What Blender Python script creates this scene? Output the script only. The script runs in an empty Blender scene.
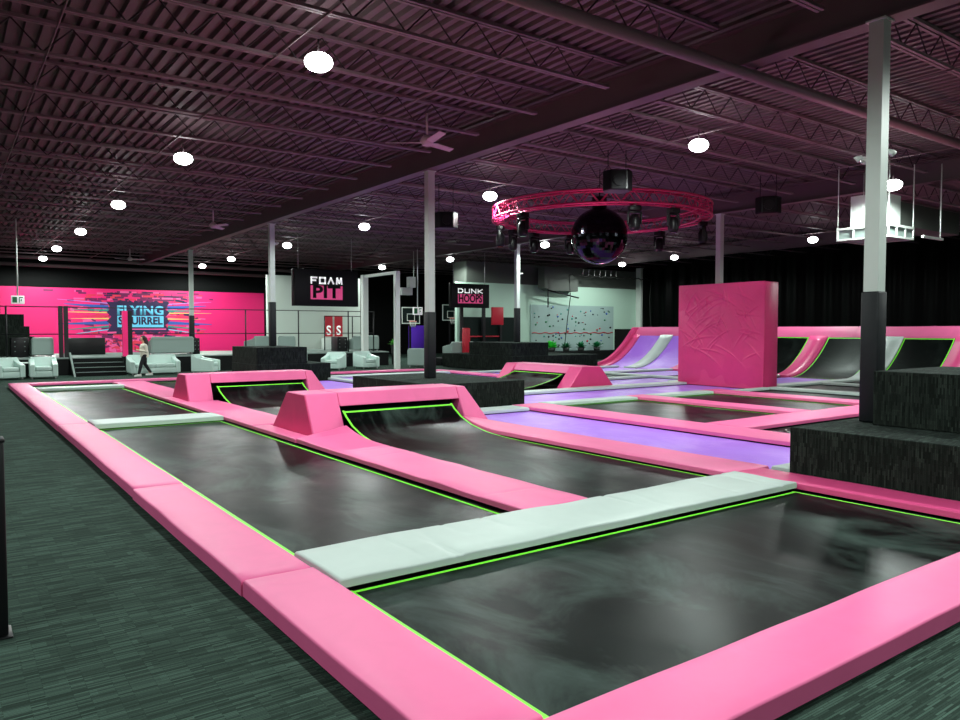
import bpy, bmesh, math, random
from math import sin, cos, pi, radians, sqrt, atan2
from mathutils import Vector, Matrix, noise

random.seed(7)
scene = bpy.context.scene
COL = scene.collection

# ------------------------------------------------------------------ materials
def lin(c):
    c = c / 255.0
    return c / 12.92 if c <= 0.04045 else ((c + 0.055) / 1.055) ** 2.4

def rgb(r, g, b):
    return (lin(r), lin(g), lin(b), 1.0)

def new_mat(name):
    m = bpy.data.materials.new(name)
    m.use_nodes = True
    nt = m.node_tree
    return m, nt, nt.nodes['Principled BSDF']

def simple(name, col, rough=0.5, metal=0.0, spec=0.5, emit=None, estr=0.0, bump=0.0, bscale=30.0, vary=0.0):
    m, nt, b = new_mat(name)
    b.inputs['Base Color'].default_value = col
    b.inputs['Roughness'].default_value = rough
    b.inputs['Metallic'].default_value = metal
    b.inputs['Specular IOR Level'].default_value = spec
    if emit:
        b.inputs['Emission Color'].default_value = emit
        b.inputs['Emission Strength'].default_value = estr
    if bump or vary:
        tc = nt.nodes.new('ShaderNodeTexCoord')
        n = nt.nodes.new('ShaderNodeTexNoise')
        n.inputs['Scale'].default_value = bscale
        n.inputs['Detail'].default_value = 4
        nt.links.new(tc.outputs['Object'], n.inputs['Vector'])
        if bump:
            bp = nt.nodes.new('ShaderNodeBump')
            bp.inputs['Strength'].default_value = bump
            bp.inputs['Distance'].default_value = 0.02
            nt.links.new(n.outputs['Fac'], bp.inputs['Height'])
            nt.links.new(bp.outputs['Normal'], b.inputs['Normal'])
        if vary:
            mx = nt.nodes.new('ShaderNodeMix')
            mx.data_type = 'RGBA'
            mx.inputs['A'].default_value = tuple(c * (1 - vary) for c in col[:3]) + (1,)
            mx.inputs['B'].default_value = tuple(min(1, c * (1 + vary)) for c in col[:3]) + (1,)
            nt.links.new(n.outputs['Fac'], mx.inputs['Factor'])
            nt.links.new(mx.outputs['Result'], b.inputs['Base Color'])
    return m

def carpet_mat(name, dark, light, sx, sy, wall=False):
    """dark carpet woven with short offset dashes"""
    m, nt, b = new_mat(name)
    N = nt.nodes.new
    L = nt.links.new
    tc = N('ShaderNodeTexCoord')
    mp = N('ShaderNodeMapping')
    L(tc.outputs['Object'], mp.inputs['Vector'])
    if wall:   # dashes run upright on the sides of the blocks
        sep = N('ShaderNodeSeparateXYZ'); L(mp.outputs['Vector'], sep.inputs['Vector'])
        add = N('ShaderNodeMath'); add.operation = 'ADD'
        L(sep.outputs['X'], add.inputs[0]); L(sep.outputs['Y'], add.inputs[1])
        cmb = N('ShaderNodeCombineXYZ')
        L(sep.outputs['Z'], cmb.inputs['X']); L(add.outputs[0], cmb.inputs['Y'])
        vec = cmb.outputs['Vector']
    else:
        vec = mp.outputs['Vector']
    br = N('ShaderNodeTexBrick')
    br.offset = 0.37
    br.inputs['Scale'].default_value = 1.0
    br.inputs['Brick Width'].default_value = sx
    br.inputs['Row Height'].default_value = sy
    br.inputs['Mortar Size'].default_value = sy * 0.12
    br.inputs['Bias'].default_value = -0.1
    br.inputs['Color1'].default_value = (0, 0, 0, 1)
    br.inputs['Color2'].default_value = (1, 1, 1, 1)
    br.inputs['Mortar'].default_value = (0, 0, 0, 1)
    L(vec, br.inputs['Vector'])
    n = N('ShaderNodeTexNoise'); n.inputs['Scale'].default_value = 130; n.inputs['Detail'].default_value = 2
    L(vec, n.inputs['Vector'])
    # larger tile patches
    br2 = N('ShaderNodeTexBrick'); br2.offset = 0.5
    br2.inputs['Scale'].default_value = 1.0
    br2.inputs['Brick Width'].default_value = sx * 1.6
    br2.inputs['Row Height'].default_value = sy * 7
    br2.inputs['Mortar Size'].default_value = 0
    br2.inputs['Color1'].default_value = (0.35, 0.35, 0.35, 1)
    br2.inputs['Color2'].default_value = (1, 1, 1, 1)
    L(vec, br2.inputs['Vector'])
    mu = N('ShaderNodeMath'); mu.operation = 'MULTIPLY'
    L(br.outputs['Color'], mu.inputs[0]); L(br2.outputs['Color'], mu.inputs[1])
    mu2 = N('ShaderNodeMath'); mu2.operation = 'MULTIPLY_ADD'
    L(n.outputs['Fac'], mu2.inputs[0]); mu2.inputs[1].default_value = 0.35; 
    L(mu.outputs[0], mu2.inputs[2])
    cr = N('ShaderNodeMix'); cr.data_type = 'RGBA'
    cr.inputs['A'].default_value = dark; cr.inputs['B'].default_value = light
    L(mu2.outputs[0], cr.inputs['Factor'])
    L(cr.outputs['Result'], b.inputs['Base Color'])
    b.inputs['Roughness'].default_value = 0.95
    b.inputs['Specular IOR Level'].default_value = 0.1
    bp = N('ShaderNodeBump'); bp.inputs['Strength'].default_value = 0.5; bp.inputs['Distance'].default_value = 0.006
    L(mu2.outputs[0], bp.inputs['Height']); L(bp.outputs['Normal'], b.inputs['Normal'])
    return m

def bed_mat(name, a, c, r0, r1, spec=0.5):
    """woven jumping mat, scuffed and dusty in cloudy patches"""
    m, nt, b = new_mat(name)
    N = nt.nodes.new; L = nt.links.new
    tc = N('ShaderNodeTexCoord')
    mp = N('ShaderNodeMapping'); mp.inputs['Scale'].default_value = (0.9, 0.55, 1)
    L(tc.outputs['Object'], mp.inputs['Vector'])
    n = N('ShaderNodeTexNoise'); n.inputs['Scale'].default_value = 1.25; n.inputs['Detail'].default_value = 9
    n.inputs['Roughness'].default_value = 0.64; n.inputs['Distortion'].default_value = 1.0
    L(mp.outputs['Vector'], n.inputs['Vector'])
    cr = N('ShaderNodeValToRGB')
    cr.color_ramp.elements[0].position = 0.47; cr.color_ramp.elements[1].position = 0.8
    cr.color_ramp.elements[0].color = a; cr.color_ramp.elements[1].color = c
    L(n.outputs['Fac'], cr.inputs['Fac'])
    L(cr.outputs['Color'], b.inputs['Base Color'])
    mr = N('ShaderNodeMapRange')
    n2 = N('ShaderNodeTexNoise'); n2.inputs['Scale'].default_value = 1.6; n2.inputs['Detail'].default_value = 4; n2.inputs['Distortion'].default_value = 0.5
    L(mp.outputs['Vector'], n2.inputs['Vector'])
    mr.inputs['From Min'].default_value = 0.35; mr.inputs['From Max'].default_value = 0.7
    mr.inputs['To Min'].default_value = r0; mr.inputs['To Max'].default_value = r1
    L(n2.outputs['Fac'], mr.inputs['Value']); L(mr.outputs['Result'], b.inputs['Roughness'])
    b.inputs['Specular IOR Level'].default_value = spec
    b.inputs['Specular Tint'].default_value = (0.62, 1.0, 0.86, 1)
    w = N('ShaderNodeTexNoise'); w.inputs['Scale'].default_value = 260
    L(tc.outputs['Object'], w.inputs['Vector'])
    bp = N('ShaderNodeBump'); bp.inputs['Strength'].default_value = 0.12; bp.inputs['Distance'].default_value = 0.004
    L(w.outputs['Fac'], bp.inputs['Height']); L(bp.outputs['Normal'], b.inputs['Normal'])
    return m

def vinyl(name, col, rough=0.5):
    """padded vinyl with soft puckers"""
    m, nt, b = new_mat(name)
    N = nt.nodes.new; L = nt.links.new
    tc = N('ShaderNodeTexCoord')
    n = N('ShaderNodeTexNoise'); n.inputs['Scale'].default_value = 3.0; n.inputs['Detail'].default_value = 3
    n.inputs['Distortion'].default_value = 0.8
    L(tc.outputs['Object'], n.inputs['Vector'])
    mx = N('ShaderNodeMix'); mx.data_type = 'RGBA'
    mx.inputs['A'].default_value = tuple(x * 0.9 for x in col[:3]) + (1,)
    mx.inputs['B'].default_value = tuple(min(1, x * 1.05) for x in col[:3]) + (1,)
    L(n.outputs['Fac'], mx.inputs['Factor']); L(mx.outputs['Result'], b.inputs['Base Color'])
    b.inputs['Roughness'].default_value = rough
    bp = N('ShaderNodeBump'); bp.inputs['Strength'].default_value = 0.12; bp.inputs['Distance'].default_value = 0.02
    L(n.outputs['Fac'], bp.inputs['Height']); L(bp.outputs['Normal'], b.inputs['Normal'])
    return m

M = {}
M['pink'] = vinyl('pink_vinyl', rgb(252, 112, 170))
M['hotpink'] = vinyl('hot_pink_vinyl', rgb(244, 84, 148), 0.38)
M['wallpink'] = vinyl('wall_pink_vinyl', rgb(234, 64, 130), 0.4)
M['deeppink'] = vinyl('deep_pink_vinyl', rgb(226, 62, 124))
M['grey'] = vinyl('pale_grey_vinyl', rgb(196, 212, 206))
M['bed'] = bed_mat('black_mat', (0.0015, 0.003, 0.0026, 1), (0.075, 0.112, 0.098, 1), 0.30, 0.42, 0.06)
M['rampbed'] = bed_mat('black_ramp_mat', (0.0015, 0.0024, 0.0022, 1), (0.016, 0.023, 0.02, 1), 0.35, 0.5, 0.07)
M['purple'] = bed_mat('purple_mat', rgb(182, 122, 244), rgb(212, 160, 255), 0.4, 0.55, 0.35)
M['green'] = simple('lime_webbing', rgb(132, 250, 66), 0.5, emit=rgb(132, 250, 66), estr=0.12)  # faint glow added to the webbing, which is no lamp
M['black'] = simple('black_paint', (0.003, 0.0035, 0.0035, 1), 0.7, spec=0.15)
M['blackvinyl'] = simple('black_vinyl', (0.007, 0.009, 0.011, 1), 0.5, spec=0.3, bump=0.2, bscale=8)
M['blackmetal'] = simple('black_metal', (0.01, 0.01, 0.012, 1), 0.4, metal=0.3)
M['plastic'] = simple('black_plastic', (0.005, 0.005, 0.006, 1), 0.4, spec=0.3)
M['white'] = simple('white_paint', rgb(214, 222, 216), 0.5, vary=0.05, bscale=3)
M['column'] = simple('column_paint', rgb(192, 203, 196), 0.45, vary=0.06, bscale=4)
M['steel'] = simple('joist_paint', rgb(122, 104, 109), 0.55, vary=0.12, bscale=2)
M['web'] = simple('joist_web_paint', rgb(52, 38, 43), 0.6)
M['girder'] = simple('girder_paint', rgb(98, 82, 86), 0.55, vary=0.12, bscale=1.5)
M['deck'] = simple('roof_deck_pink_cast', rgb(100, 84, 88), 0.6, vary=0.18, bscale=0.6)  # pink light on a white deck is put into this grey-pink
M['pipe'] = simple('pipe_paint', rgb(134, 114, 119), 0.5)
M['carpet'] = carpet_mat('carpet', rgb(22, 33, 28), rgb(80, 104, 93), 0.17, 0.0125)
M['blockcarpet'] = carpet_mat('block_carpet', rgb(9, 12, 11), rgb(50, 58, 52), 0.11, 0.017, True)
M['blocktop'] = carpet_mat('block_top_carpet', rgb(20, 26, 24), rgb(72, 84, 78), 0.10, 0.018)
M['platform'] = simple('platform_front', (0.004, 0.005, 0.005, 1), 0.75, spec=0.2, bump=0.2)
M['nosing'] = simple('stair_nosing', rgb(122, 138, 132), 0.5)
M['mural'] = simple('mural_pink', rgb(250, 26, 120), 0.55, vary=0.08, bscale=0.7)
M['navy'] = simple('mural_navy', rgb(40, 18, 70), 0.55, vary=0.3, bscale=2)
M['brickdark'] = simple('mural_dark_brick', rgb(120, 14, 84), 0.55)
M['brickred'] = simple('mural_red_brick', rgb(236, 50, 84), 0.55)
M['brickpink'] = simple('mural_light_brick', rgb(250, 92, 160), 0.55)
M['cyan'] = simple('mural_cyan', rgb(112, 208, 244), 0.5)
M['blue'] = simple('mural_blue', rgb(50, 92, 180), 0.5)
M['teal'] = simple('mural_teal', rgb(30, 150, 140), 0.5)
M['yellow'] = simple('mural_yellow', rgb(250, 216, 110), 0.5)
M['orange'] = simple('mural_orange', rgb(250, 110, 90), 0.5)
M['lilac'] = simple('mural_lilac', rgb(190, 130, 220), 0.5)
M['signwhite'] = simple('sign_white', rgb(245, 248, 246), 0.5, emit=(1, 1, 1, 1), estr=0.25)
M['signpink'] = simple('sign_pink', rgb(232, 78, 140), 0.5, emit=rgb(232, 78, 140), estr=0.15)
M['signblack'] = simple('sign_black', (0.003, 0.003, 0.004, 1), 0.6, spec=0.15)
M['sofa'] = simple('sofa_vinyl', rgb(196, 220, 212), 0.4, bump=0.15, bscale=6)
M['sofaback'] = simple('sofa_back_fabric', rgb(138, 156, 150), 0.6, bump=0.15, bscale=6)
M['lightwall'] = simple('light_grey_wall', rgb(206, 216, 207), 0.7, vary=0.06, bscale=0.5)
M['greenwall'] = simple('pale_green_wall', rgb(190, 222, 204), 0.7, vary=0.06, bscale=0.4)
M['climb'] = simple('climbing_board', rgb(158, 184, 180), 0.6, vary=0.08, bscale=1)
M['soffit'] = simple('soffit_paint', rgb(84, 90, 84), 0.7, vary=0.1, bscale=1)
M['lens'] = simple('lamp_lens', (1, 1, 1, 1), 0.4, emit=(0.94, 1.0, 0.97, 1), estr=14)
M['lampbody'] = simple('lamp_body', rgb(170, 170, 170), 0.4, metal=0.4)
M['truss'] = simple('truss_tube_pink_light', rgb(206, 52, 104), 0.4, metal=0.3)  # pink stage light on the metal is put into this base colour
M['mirror'] = simple('mirror_tile', (0.028, 0.028, 0.036, 1), 0.12, metal=1.0)
M['hvac'] = simple('duct_metal', rgb(212, 220, 215), 0.5, vary=0.06, bscale=2)
M['fan'] = simple('fan_paint', rgb(196, 178, 186), 0.5)
M['red'] = simple('red_panel', rgb(190, 16, 44), 0.5)
M['violet'] = simple('violet_panel', rgb(92, 40, 190), 0.5)
M['exitgreen'] = simple('exit_green', rgb(20, 120, 70), 0.5)
M['leaf'] = simple('leaf', rgb(90, 190, 60), 0.5, vary=0.3, bscale=20)
M['brightleaf'] = simple('bright_leaf', rgb(70, 230, 80), 0.5, vary=0.3, bscale=20)
M['pot'] = simple('pot', rgb(60, 62, 60), 0.5)
M['rope'] = simple('rope', (0.012, 0.013, 0.012, 1), 0.8)
M['skin'] = simple('skin', rgb(226, 176, 150), 0.5)
M['hair'] = simple('hair', rgb(48, 24, 24), 0.5)
M['sweater'] = simple('sweater', rgb(226, 220, 204), 0.8, bump=0.2, bscale=60)
M['trousers'] = simple('trousers', rgb(20, 20, 26), 0.8)
M['shoe'] = simple('shoe', rgb(220, 220, 216), 0.5)
M['eye'] = simple('eye', (0.01, 0.01, 0.01, 1), 0.3)
M['mouth'] = simple('mouth', rgb(170, 80, 80), 0.5)
M['net'] = simple('fence_panel', rgb(22, 34, 32), 0.7, spec=0.15)

def curtain_mat():
    m, nt, b = new_mat('black_curtain')
    N = nt.nodes.new; L = nt.links.new
    tc = N('ShaderNodeTexCoord')
    mp = N('ShaderNodeMapping'); mp.inputs['Scale'].default_value = (1, 3.0, 0.15)
    L(tc.outputs['Object'], mp.inputs['Vector'])
    n = N('ShaderNodeTexNoise'); n.inputs['Scale'].default_value = 1.2; n.inputs['Detail'].default_value = 4
    L(mp.outputs['Vector'], n.inputs['Vector'])
    bp = N('ShaderNodeBump'); bp.inputs['Strength'].default_value = 0.4; bp.inputs['Distance'].default_value = 0.05
    L(n.outputs['Fac'], bp.inputs['Height']); L(bp.outputs['Normal'], b.inputs['Normal'])
    b.inputs['Base Color'].default_value = (0.0008, 0.001, 0.001, 1)
    b.inputs['Roughness'].default_value = 0.4
    b.inputs['Specular IOR Level'].default_value = 0.035
    return m
M['curtain'] = curtain_mat()

# ------------------------------------------------------------------ mesh builder
class MB:
    def __init__(self):
        self.v = []; self.f = []; self.mi = []; self.sm = []
    def add(self, verts, faces, mi=0, smooth=False):
        b = len(self.v)
        self.v += [tuple(p) for p in verts]
        for fc in faces:
            self.f.append([b + i for i in fc]); self.mi.append(mi); self.sm.append(smooth)
        return self
    def box(self, x0, x1, y0, y1, z0, z1, mi=0, mtx=None):
        vs = [Vector(p) for p in ((x0, y0, z0), (x1, y0, z0), (x1, y1, z0), (x0, y1, z0), (x0, y0, z1), (x1, y0, z1), (x1, y1, z1), (x0, y1, z1))]
        if mtx: vs = [mtx @ p for p in vs]
        return self.add(vs, [(0, 3, 2, 1), (4, 5, 6, 7), (0, 1, 5, 4), (1, 2, 6, 5), (2, 3, 7, 6), (3, 0, 4, 7)], mi)
    def rbox(self, x0, x1, y0, y1, z0, z1, r=0.03, seg=2, mi=0, mtx=None):
        bm = bmesh.new()
        bmesh.ops.create_cube(bm, size=1)
        for q in bm.verts:
            q.co = Vector(((x0 + x1) / 2 + q.co.x * (x1 - x0), (y0 + y1) / 2 + q.co.y * (y1 - y0), (z0 + z1) / 2 + q.co.z * (z1 - z0)))
        r = min(r, 0.49 * min(x1 - x0, y1 - y0, z1 - z0))
        bmesh.ops.bevel(bm, geom=bm.edges[:], offset=r, segments=seg, profile=0.5, affect='EDGES')
        bm.verts.index_update()
        vs = [mtx @ q.co if mtx else q.co.copy() for q in bm.verts]
        self.add(vs, [[q.index for q in fc.verts] for fc in bm.faces], mi, True)
        bm.free(); return self
    def tube(self, pts, r, n=8, mi=0, cap=True, closed=False, smooth=True):
        pts = [Vector(p) for p in pts]
        rs = r if isinstance(r, (list, tuple)) else [r] * len(pts)
        rings = []
        K = len(pts)
        prev = None
        for i, p in enumerate(pts):
            if closed: t = pts[(i + 1) % K] - pts[i - 1]
            elif i == 0: t = pts[1] - pts[0]
            elif i == K - 1: t = pts[-1] - pts[-2]
            else: t = pts[i + 1] - pts[i - 1]
            t.normalize()
            if prev is None:
                a = Vector((0, 0, 1)) if abs(t.z) < 0.9 else Vector((1, 0, 0))
            else: a = prev
            u = t.cross(a)
            if u.length < 1e-6: u = t.cross(Vector((0.3, 1, 0.2)))
            u.normalize(); w = u.cross(t).normalized(); prev = w
            rings.append([p + (u * cos(2 * pi * k / n) + w * sin(2 * pi * k / n)) * rs[i] for k in range(n)])
        vs = [q for ring in rings for q in ring]
        fs = []
        for i in range(K if closed else K - 1):
            j = (i + 1) % K
            for k in range(n):
                l = (k + 1) % n
                fs.append((i * n + k, i * n + l, j * n + l, j * n + k))
        self.add(vs, fs, mi, smooth)
        if cap and not closed:
            b = len(self.v) - len(vs)
            self.f.append([b + k for k in range(n)][::-1]); self.mi.append(mi); self.sm.append(False)
            self.f.append([b + (K - 1) * n + k for k in range(n)]); self.mi.append(mi); self.sm.append(False)
        return self
    def cyl(self, c, r, h, n=20, mi=0, r2=None):
        c = Vector(c)
        return self.tube([c, c + Vector((0, 0, h))], [r, r if r2 is None else r2], n, mi)
    def prism(self, poly, axis, a0, a1, mi=0):
        """poly: list of 2-D points; axis 'x': poly in (y,z); 'y': poly in (x,z); 'z': poly in (x,y)"""
        def P(p, a):
            return (a, p[0], p[1]) if axis == 'x' else (p[0], a, p[1]) if axis == 'y' else (p[0], p[1], a)
        n = len(poly)
        vs = [P(p, a0) for p in poly] + [P(p, a1) for p in poly]
        fs = [list(range(n))[::-1], list(range(n, 2 * n))] + [(i, (i + 1) % n, n + (i + 1) % n, n + i) for i in range(n)]
        return self.add(vs, fs, mi)
    def sphere(self, c, r, nu=16, nv=10, mi=0, sc=(1, 1, 1), smooth=True):
        c = Vector(c); vs = []; fs = []
        for j in range(nv + 1):
            th = pi * j / nv
            for i in range(nu):
                ph = 2 * pi * i / nu
                vs.append(c + Vector((r * sc[0] * sin(th) * cos(ph), r * sc[1] * sin(th) * sin(ph), r * sc[2] * cos(th))))
        for j in range(nv):
            for i in range(nu):
                k = (i + 1) % nu
                fs.append((j * nu + i, j * nu + k, (j + 1) * nu + k, (j + 1) * nu + i))
        return self.add(vs, fs, mi, smooth)
    def grid(self, fn, nu, nv, mi=0, smooth=True):
        vs = [fn(i / nu, j / nv) for j in range(nv + 1) for i in range(nu + 1)]
        w = nu + 1
        return self.add(vs, [(j * w + i, j * w + i + 1, (j + 1) * w + i + 1, (j + 1) * w + i) for j in range(nv) for i in range(nu)], mi, smooth)
    def build(self, name, mats, parent=None, clean=False):
        me = bpy.data.meshes.new(name)
        me.from_pydata(self.v, [], self.f)
        for m in (mats if isinstance(mats, (list, tuple)) else [mats]):
            me.materials.append(m)
        me.polygons.foreach_set('material_index', self.mi)
        me.polygons.foreach_set('use_smooth', self.sm)
        bm = bmesh.new(); bm.from_mesh(me)
        if clean: bmesh.ops.remove_doubles(bm, verts=bm.verts, dist=1e-5)
        bmesh.ops.recalc_face_normals(bm, faces=bm.faces)
        bm.to_mesh(me); bm.free()
        me.update()
        o = bpy.data.objects.new(name, me)
        COL.objects.link(o)
        if parent: o.parent = parent
        return o

def tag(o, label=None, cat=None, group=None, kind=None):
    if label: o['label'] = label
    if cat: o['category'] = cat
    if group: o['group'] = group
    if kind: o['kind'] = kind
    return o

def thing(name, label, cat, loc=(0, 0, 0), rz=0.0, group=None):
    o = bpy.data.objects.new(name, None)
    COL.objects.link(o)
    o.location = loc; o.rotation_euler = (0, 0, rz); o.empty_display_size = 0.1
    return tag(o, label, cat, group)

def struct(name, mb, mat):
    return tag(mb.build(name, mat), kind='structure')

KIDS = {}
def copy_tree(o, parent=None):
    c = o.copy(); COL.objects.link(c)
    if parent: c.parent = parent
    for ch in list(o.children):
        copy_tree(ch, c)
    return c

def place(proto, used, loc, rz, label, group=None):
    o = proto if not used else copy_tree(proto)
    o.location = loc; o.rotation_euler = (0, 0, rz)
    o['label'] = label
    if group: o['group'] = group
    return o

def text_mesh(txt, size_w, size_h, mat, name, parent, loc, rot=(pi / 2, 0, 0), bold=0.02, depth=0.006, space=1.0):
    """lettering fitted to a width and a height, standing on loc (lower left corner)"""
    cu = bpy.data.curves.new(name, 'FONT')
    cu.body = txt; cu.size = 1.0; cu.offset = bold; cu.extrude = 0.0; cu.space_character = space
    cu.resolution_u = 3
    tmp = bpy.data.objects.new('tmp_text', cu); COL.objects.link(tmp)
    dg = bpy.context.evaluated_depsgraph_get()
    dg.update()
    me = bpy.data.meshes.new_from_object(tmp.evaluated_get(dg))
    bpy.data.objects.remove(tmp); bpy.data.curves.remove(cu)
    xs = [v.co.x for v in me.vertices]; ys = [v.co.y for v in me.vertices]
    x0, x1, y0, y1 = min(xs), max(xs), min(ys), max(ys)
    for v in me.vertices:
        v.co.x = (v.co.x - x0) / (x1 - x0) * size_w
        v.co.y = (v.co.y - y0) / (y1 - y0) * size_h
        v.co.z = 0
    bm = bmesh.new(); bm.from_mesh(me)
    r = bmesh.ops.extrude_face_region(bm, geom=bm.faces[:])
    for e in r['geom']:
        if isinstance(e, bmesh.types.BMVert): e.co.z += depth
    bmesh.ops.recalc_face_normals(bm, faces=bm.faces)
    bm.to_mesh(me); bm.free()
    me.materials.clear(); me.materials.append(mat)
    o = bpy.data.objects.new(name, me); COL.objects.link(o)
    o.location = loc; o.rotation_euler = rot
    if parent: o.parent = parent
    return o

# ------------------------------------------------------------------ camera
CAM_H = 1.70
cam = bpy.data.cameras.new('camera')
cam.sensor_width = 36.0
cam.lens = 744.0 / 960.0 * 36.0
cam.clip_start = 0.05; cam.clip_end = 200
co = bpy.data.objects.new('camera', cam)
COL.objects.link(co)
co.location = (0, 0, CAM_H)
co.rotation_euler = (pi / 2 - radians(2.386), 0, -radians(35.75))
scene.camera = co

# ------------------------------------------------------------------ room shell
XW0, XW1, YW0, YW1 = -7.0, 34.0, -7.0, 44.2
CH = 5.36       # bottom chord of the joists
DECK = 5.82
GB = 5.20       # underside of girders

struct('floor', MB().box(XW0, XW1, YW0, YW1, -0.2, 0), M['carpet'])
struct('wall_left', MB().box(XW0 - 0.2, XW0, YW0, YW1, 0, DECK + 0.3), M['black'])
struct('wall_front', MB().box(XW0, XW1, YW0 - 0.2, YW0, 0, DECK + 0.3), M['black'])
struct('wall_right', MB().box(XW1, XW1 + 0.2, YW0, YW1, 0, DECK + 0.3), M['black'])
struct('wall_back', MB().box(XW0, XW1, YW1, YW1 + 0.2, 0, DECK + 0.3), M['black'])
struct('wall_back_green', MB().box(20.7, XW1 - 0.02, 30.7, 30.9, 0, 4.05), M['greenwall'])
struct('wall_back_soffit', MB().box(21.3, XW1 - 0.02, 30.75, 31.9, 4.06, 5.1), M['soffit'])
struct('wall_back_pale', MB().box(13.35, 18.55, 37.0, 37.2, 0, 4.45), M['lightwall'])
struct('trim_1', MB().box(33.55, 33.8, 30.3, 30.69, 0, 5.3), M['white'])

# corrugated roof deck, ribs running away along Y
mb = MB(); prof = []
x = XW0; p = 0.2
while x < XW1:
    prof += [(x, DECK), (x + p * 0.46, DECK), (x + p * 0.54, DECK + 0.07), (x + p * 0.92, DECK + 0.07)]
    x += p
prof.append((XW1, DECK))
vs = [(a, YW0, z) for a, z in prof] + [(a, YW1, z) for a, z in prof]
n = len(prof)
mb.add(vs, [(i, i + 1, n + i + 1, n + i) for i in range(n - 1)])
struct('ceiling', mb, M['deck'])
struct('ceiling_roof_slab', MB().box(XW0, XW1, YW0, YW1, DECK + 0.12, DECK + 0.3), M['black'])

# plate girders along Y
def girder(X):
    m = MB()
    m.box(X - 0.13, X + 0.13, YW0 + 0.02, YW1 - 0.02, GB, GB + 0.025)
    m.box(X - 0.008, X + 0.008, YW0 + 0.02, YW1 - 0.02, GB + 0.025, GB + 0.49)
    m.box(X - 0.13, X + 0.13, YW0 + 0.02, YW1 - 0.02, GB + 0.49, GB + 0.515)
    struct('ceiling_girder', m, M['girder'])
GX = [-1.7, 8.8, 19.3, 29.8]
for g in GX: girder(g)

# open-web joists along X, one object per joist
def joist_mesh(x0, x1, gap0, gap1):
    m = MB()
    zt = DECK - 0.005
    m.box(x0, x1, -0.06, -0.012, zt - 0.045, zt, 0); m.box(x0, x1, 0.012, 0.06, zt - 0.045, zt, 0)
    m.box(x0 + gap0, x1 - gap1, -0.05, -0.008, CH, CH + 0.04, 0); m.box(x0 + gap0, x1 - gap1, 0.008, 0.05, CH, CH + 0.04, 0)
    k = 0
    xs = x0 + gap0 + 0.15
    step = 0.36
    while xs + step < x1 - gap1:
        za, zb = (CH + 0.04, zt - 0.045) if k % 2 == 0 else (zt - 0.045, CH + 0.04)
        m.tube([(xs, 0, za), (xs + step, 0, zb)], 0.011, 5, 1, cap=False)
        xs += step; k += 1
    return m
bays = [(XW0 + 0.05, -1.85, 0.1, 0.4), (-1.55, 8.65, 0.4, 0.35), (8.95, 19.15, 0.45, 0.35), (19.45, 29.65, 0.45, 0.35), (29.95, XW1 - 0.05, 0.45, 0.1)]
ys = [9.9 + 1.7 * k for k in range(-5, 20)]
for (a, b, g0, g1) in bays:
    proto = None
    for y in ys:
        if proto is None:
            o = tag(joist_mesh(a, b, g0, g1).build('ceiling_joist', [M['steel'], M['web']]), kind='structure', group='open web roof joists')
            proto = o
        else:
            o = proto.copy(); COL.objects.link(o)
        o.location = (0, y, 0)
# bridging rods along Y
for X in (1.2, 3.7, 6.2, 11.6, 14.1, 16.6, 22.0, 24.5, 27.0):
    struct('ceiling_bridging', MB().tube([(X, YW0 + 0.1, CH - 0.012), (X, YW1 - 0.1, CH - 0.012)], 0.012, 5), M['steel'])

# sprinkler main and smaller pipes
pp = MB().tube([(-1.4, 6.08, 5.09), (29.6, 6.08, 5.09)], 0.075, 14)
for X in (2.0, 7.0, 12.0, 17.0, 22.0, 27.0):
    pp.box(X - 0.015, X + 0.015, 6.075, 6.085, 5.16, CH + 0.02)
tag(pp.build('ceiling_pipe', M['pipe']), 'thick pale sprinkler pipe crossing under the roof joists above the columns', 'pipe')
for i, (z, y, lab) in enumerate([(4.95, 43.6, 'lower pale pipe along the top of the back wall above the mural'), (5.3, 43.3, 'upper pale pipe along the back wall just under the roof')]):
    tag(MB().tube([(-2, y, z), (20, y, z - 0.12)], 0.09, 12).build('wall_pipe', M['pipe']), lab, 'pipe', 'pipes on the back wall')

# black curtain along the right wall
def cf(u, v):
    y = -6 + u * 36.2
    return (33.62 + 0.07 * sin(y * 7.0) + 0.04 * sin(y * 2.3 + 1), y, 0.02 + v * 5.22)
tag(MB().grid(cf, 420, 1).build('wall_curtain', M['curtain']), 'tall black curtain hung along the wall behind the curved trampolines', 'curtain', kind='thing')

# ------------------------------------------------------------------ steel columns with black padding
def column(x, y, z0, zpad, label, extra=None):
    t = thing('steel_column', label, 'column', (x, y, z0), 0, 'white steel columns')
    t['kind'] = 'thing'
    m = MB()
    a = 0.083
    m.box(-a, a, -a, -a + 0.014, 0, GB - z0); m.box(-a, a, a - 0.014, a, 0, GB - z0)
    m.box(-a, -a + 0.014, -a + 0.014, a - 0.014, 0, GB - z0); m.box(a - 0.014, a, -a + 0.014, a - 0.014, 0, GB - z0)
    m.box(-0.11, 0.11, -0.11, 0.11, GB - z0 - 0.02, GB - z0 - 0.001)
    m.build('shaft', M['column'], t)
    if zpad:
        MB().rbox(-0.102, 0.102, -0.102, 0.102, 0.0, zpad - z0, 0.018, 2).build('wrap_pad', M['blackvinyl'], t)
    return t
column(8.72, 4.33, 0.625, 2.13, 'nearest white column, rising beside the stepped black carpet blocks')
column(8.84, 14.2, 0.605, 2.08, 'white column with black padded foot standing on the low black carpet platform')
column(8.93, 24.3, 1.135, 2.6, 'white column rising from the stepped carpet block by the foam pit sign')
column(8.93, 34.3, 0.66, 2.3, 'far white column standing in front of the pink mural')
column(19.27, 14.25, 0.0, 0, 'white column behind the tall pink padded wall')
column(19.4, 24.3, 1.155, 2.57, 'white column between the hoops sign and the climbing wall')
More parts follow.
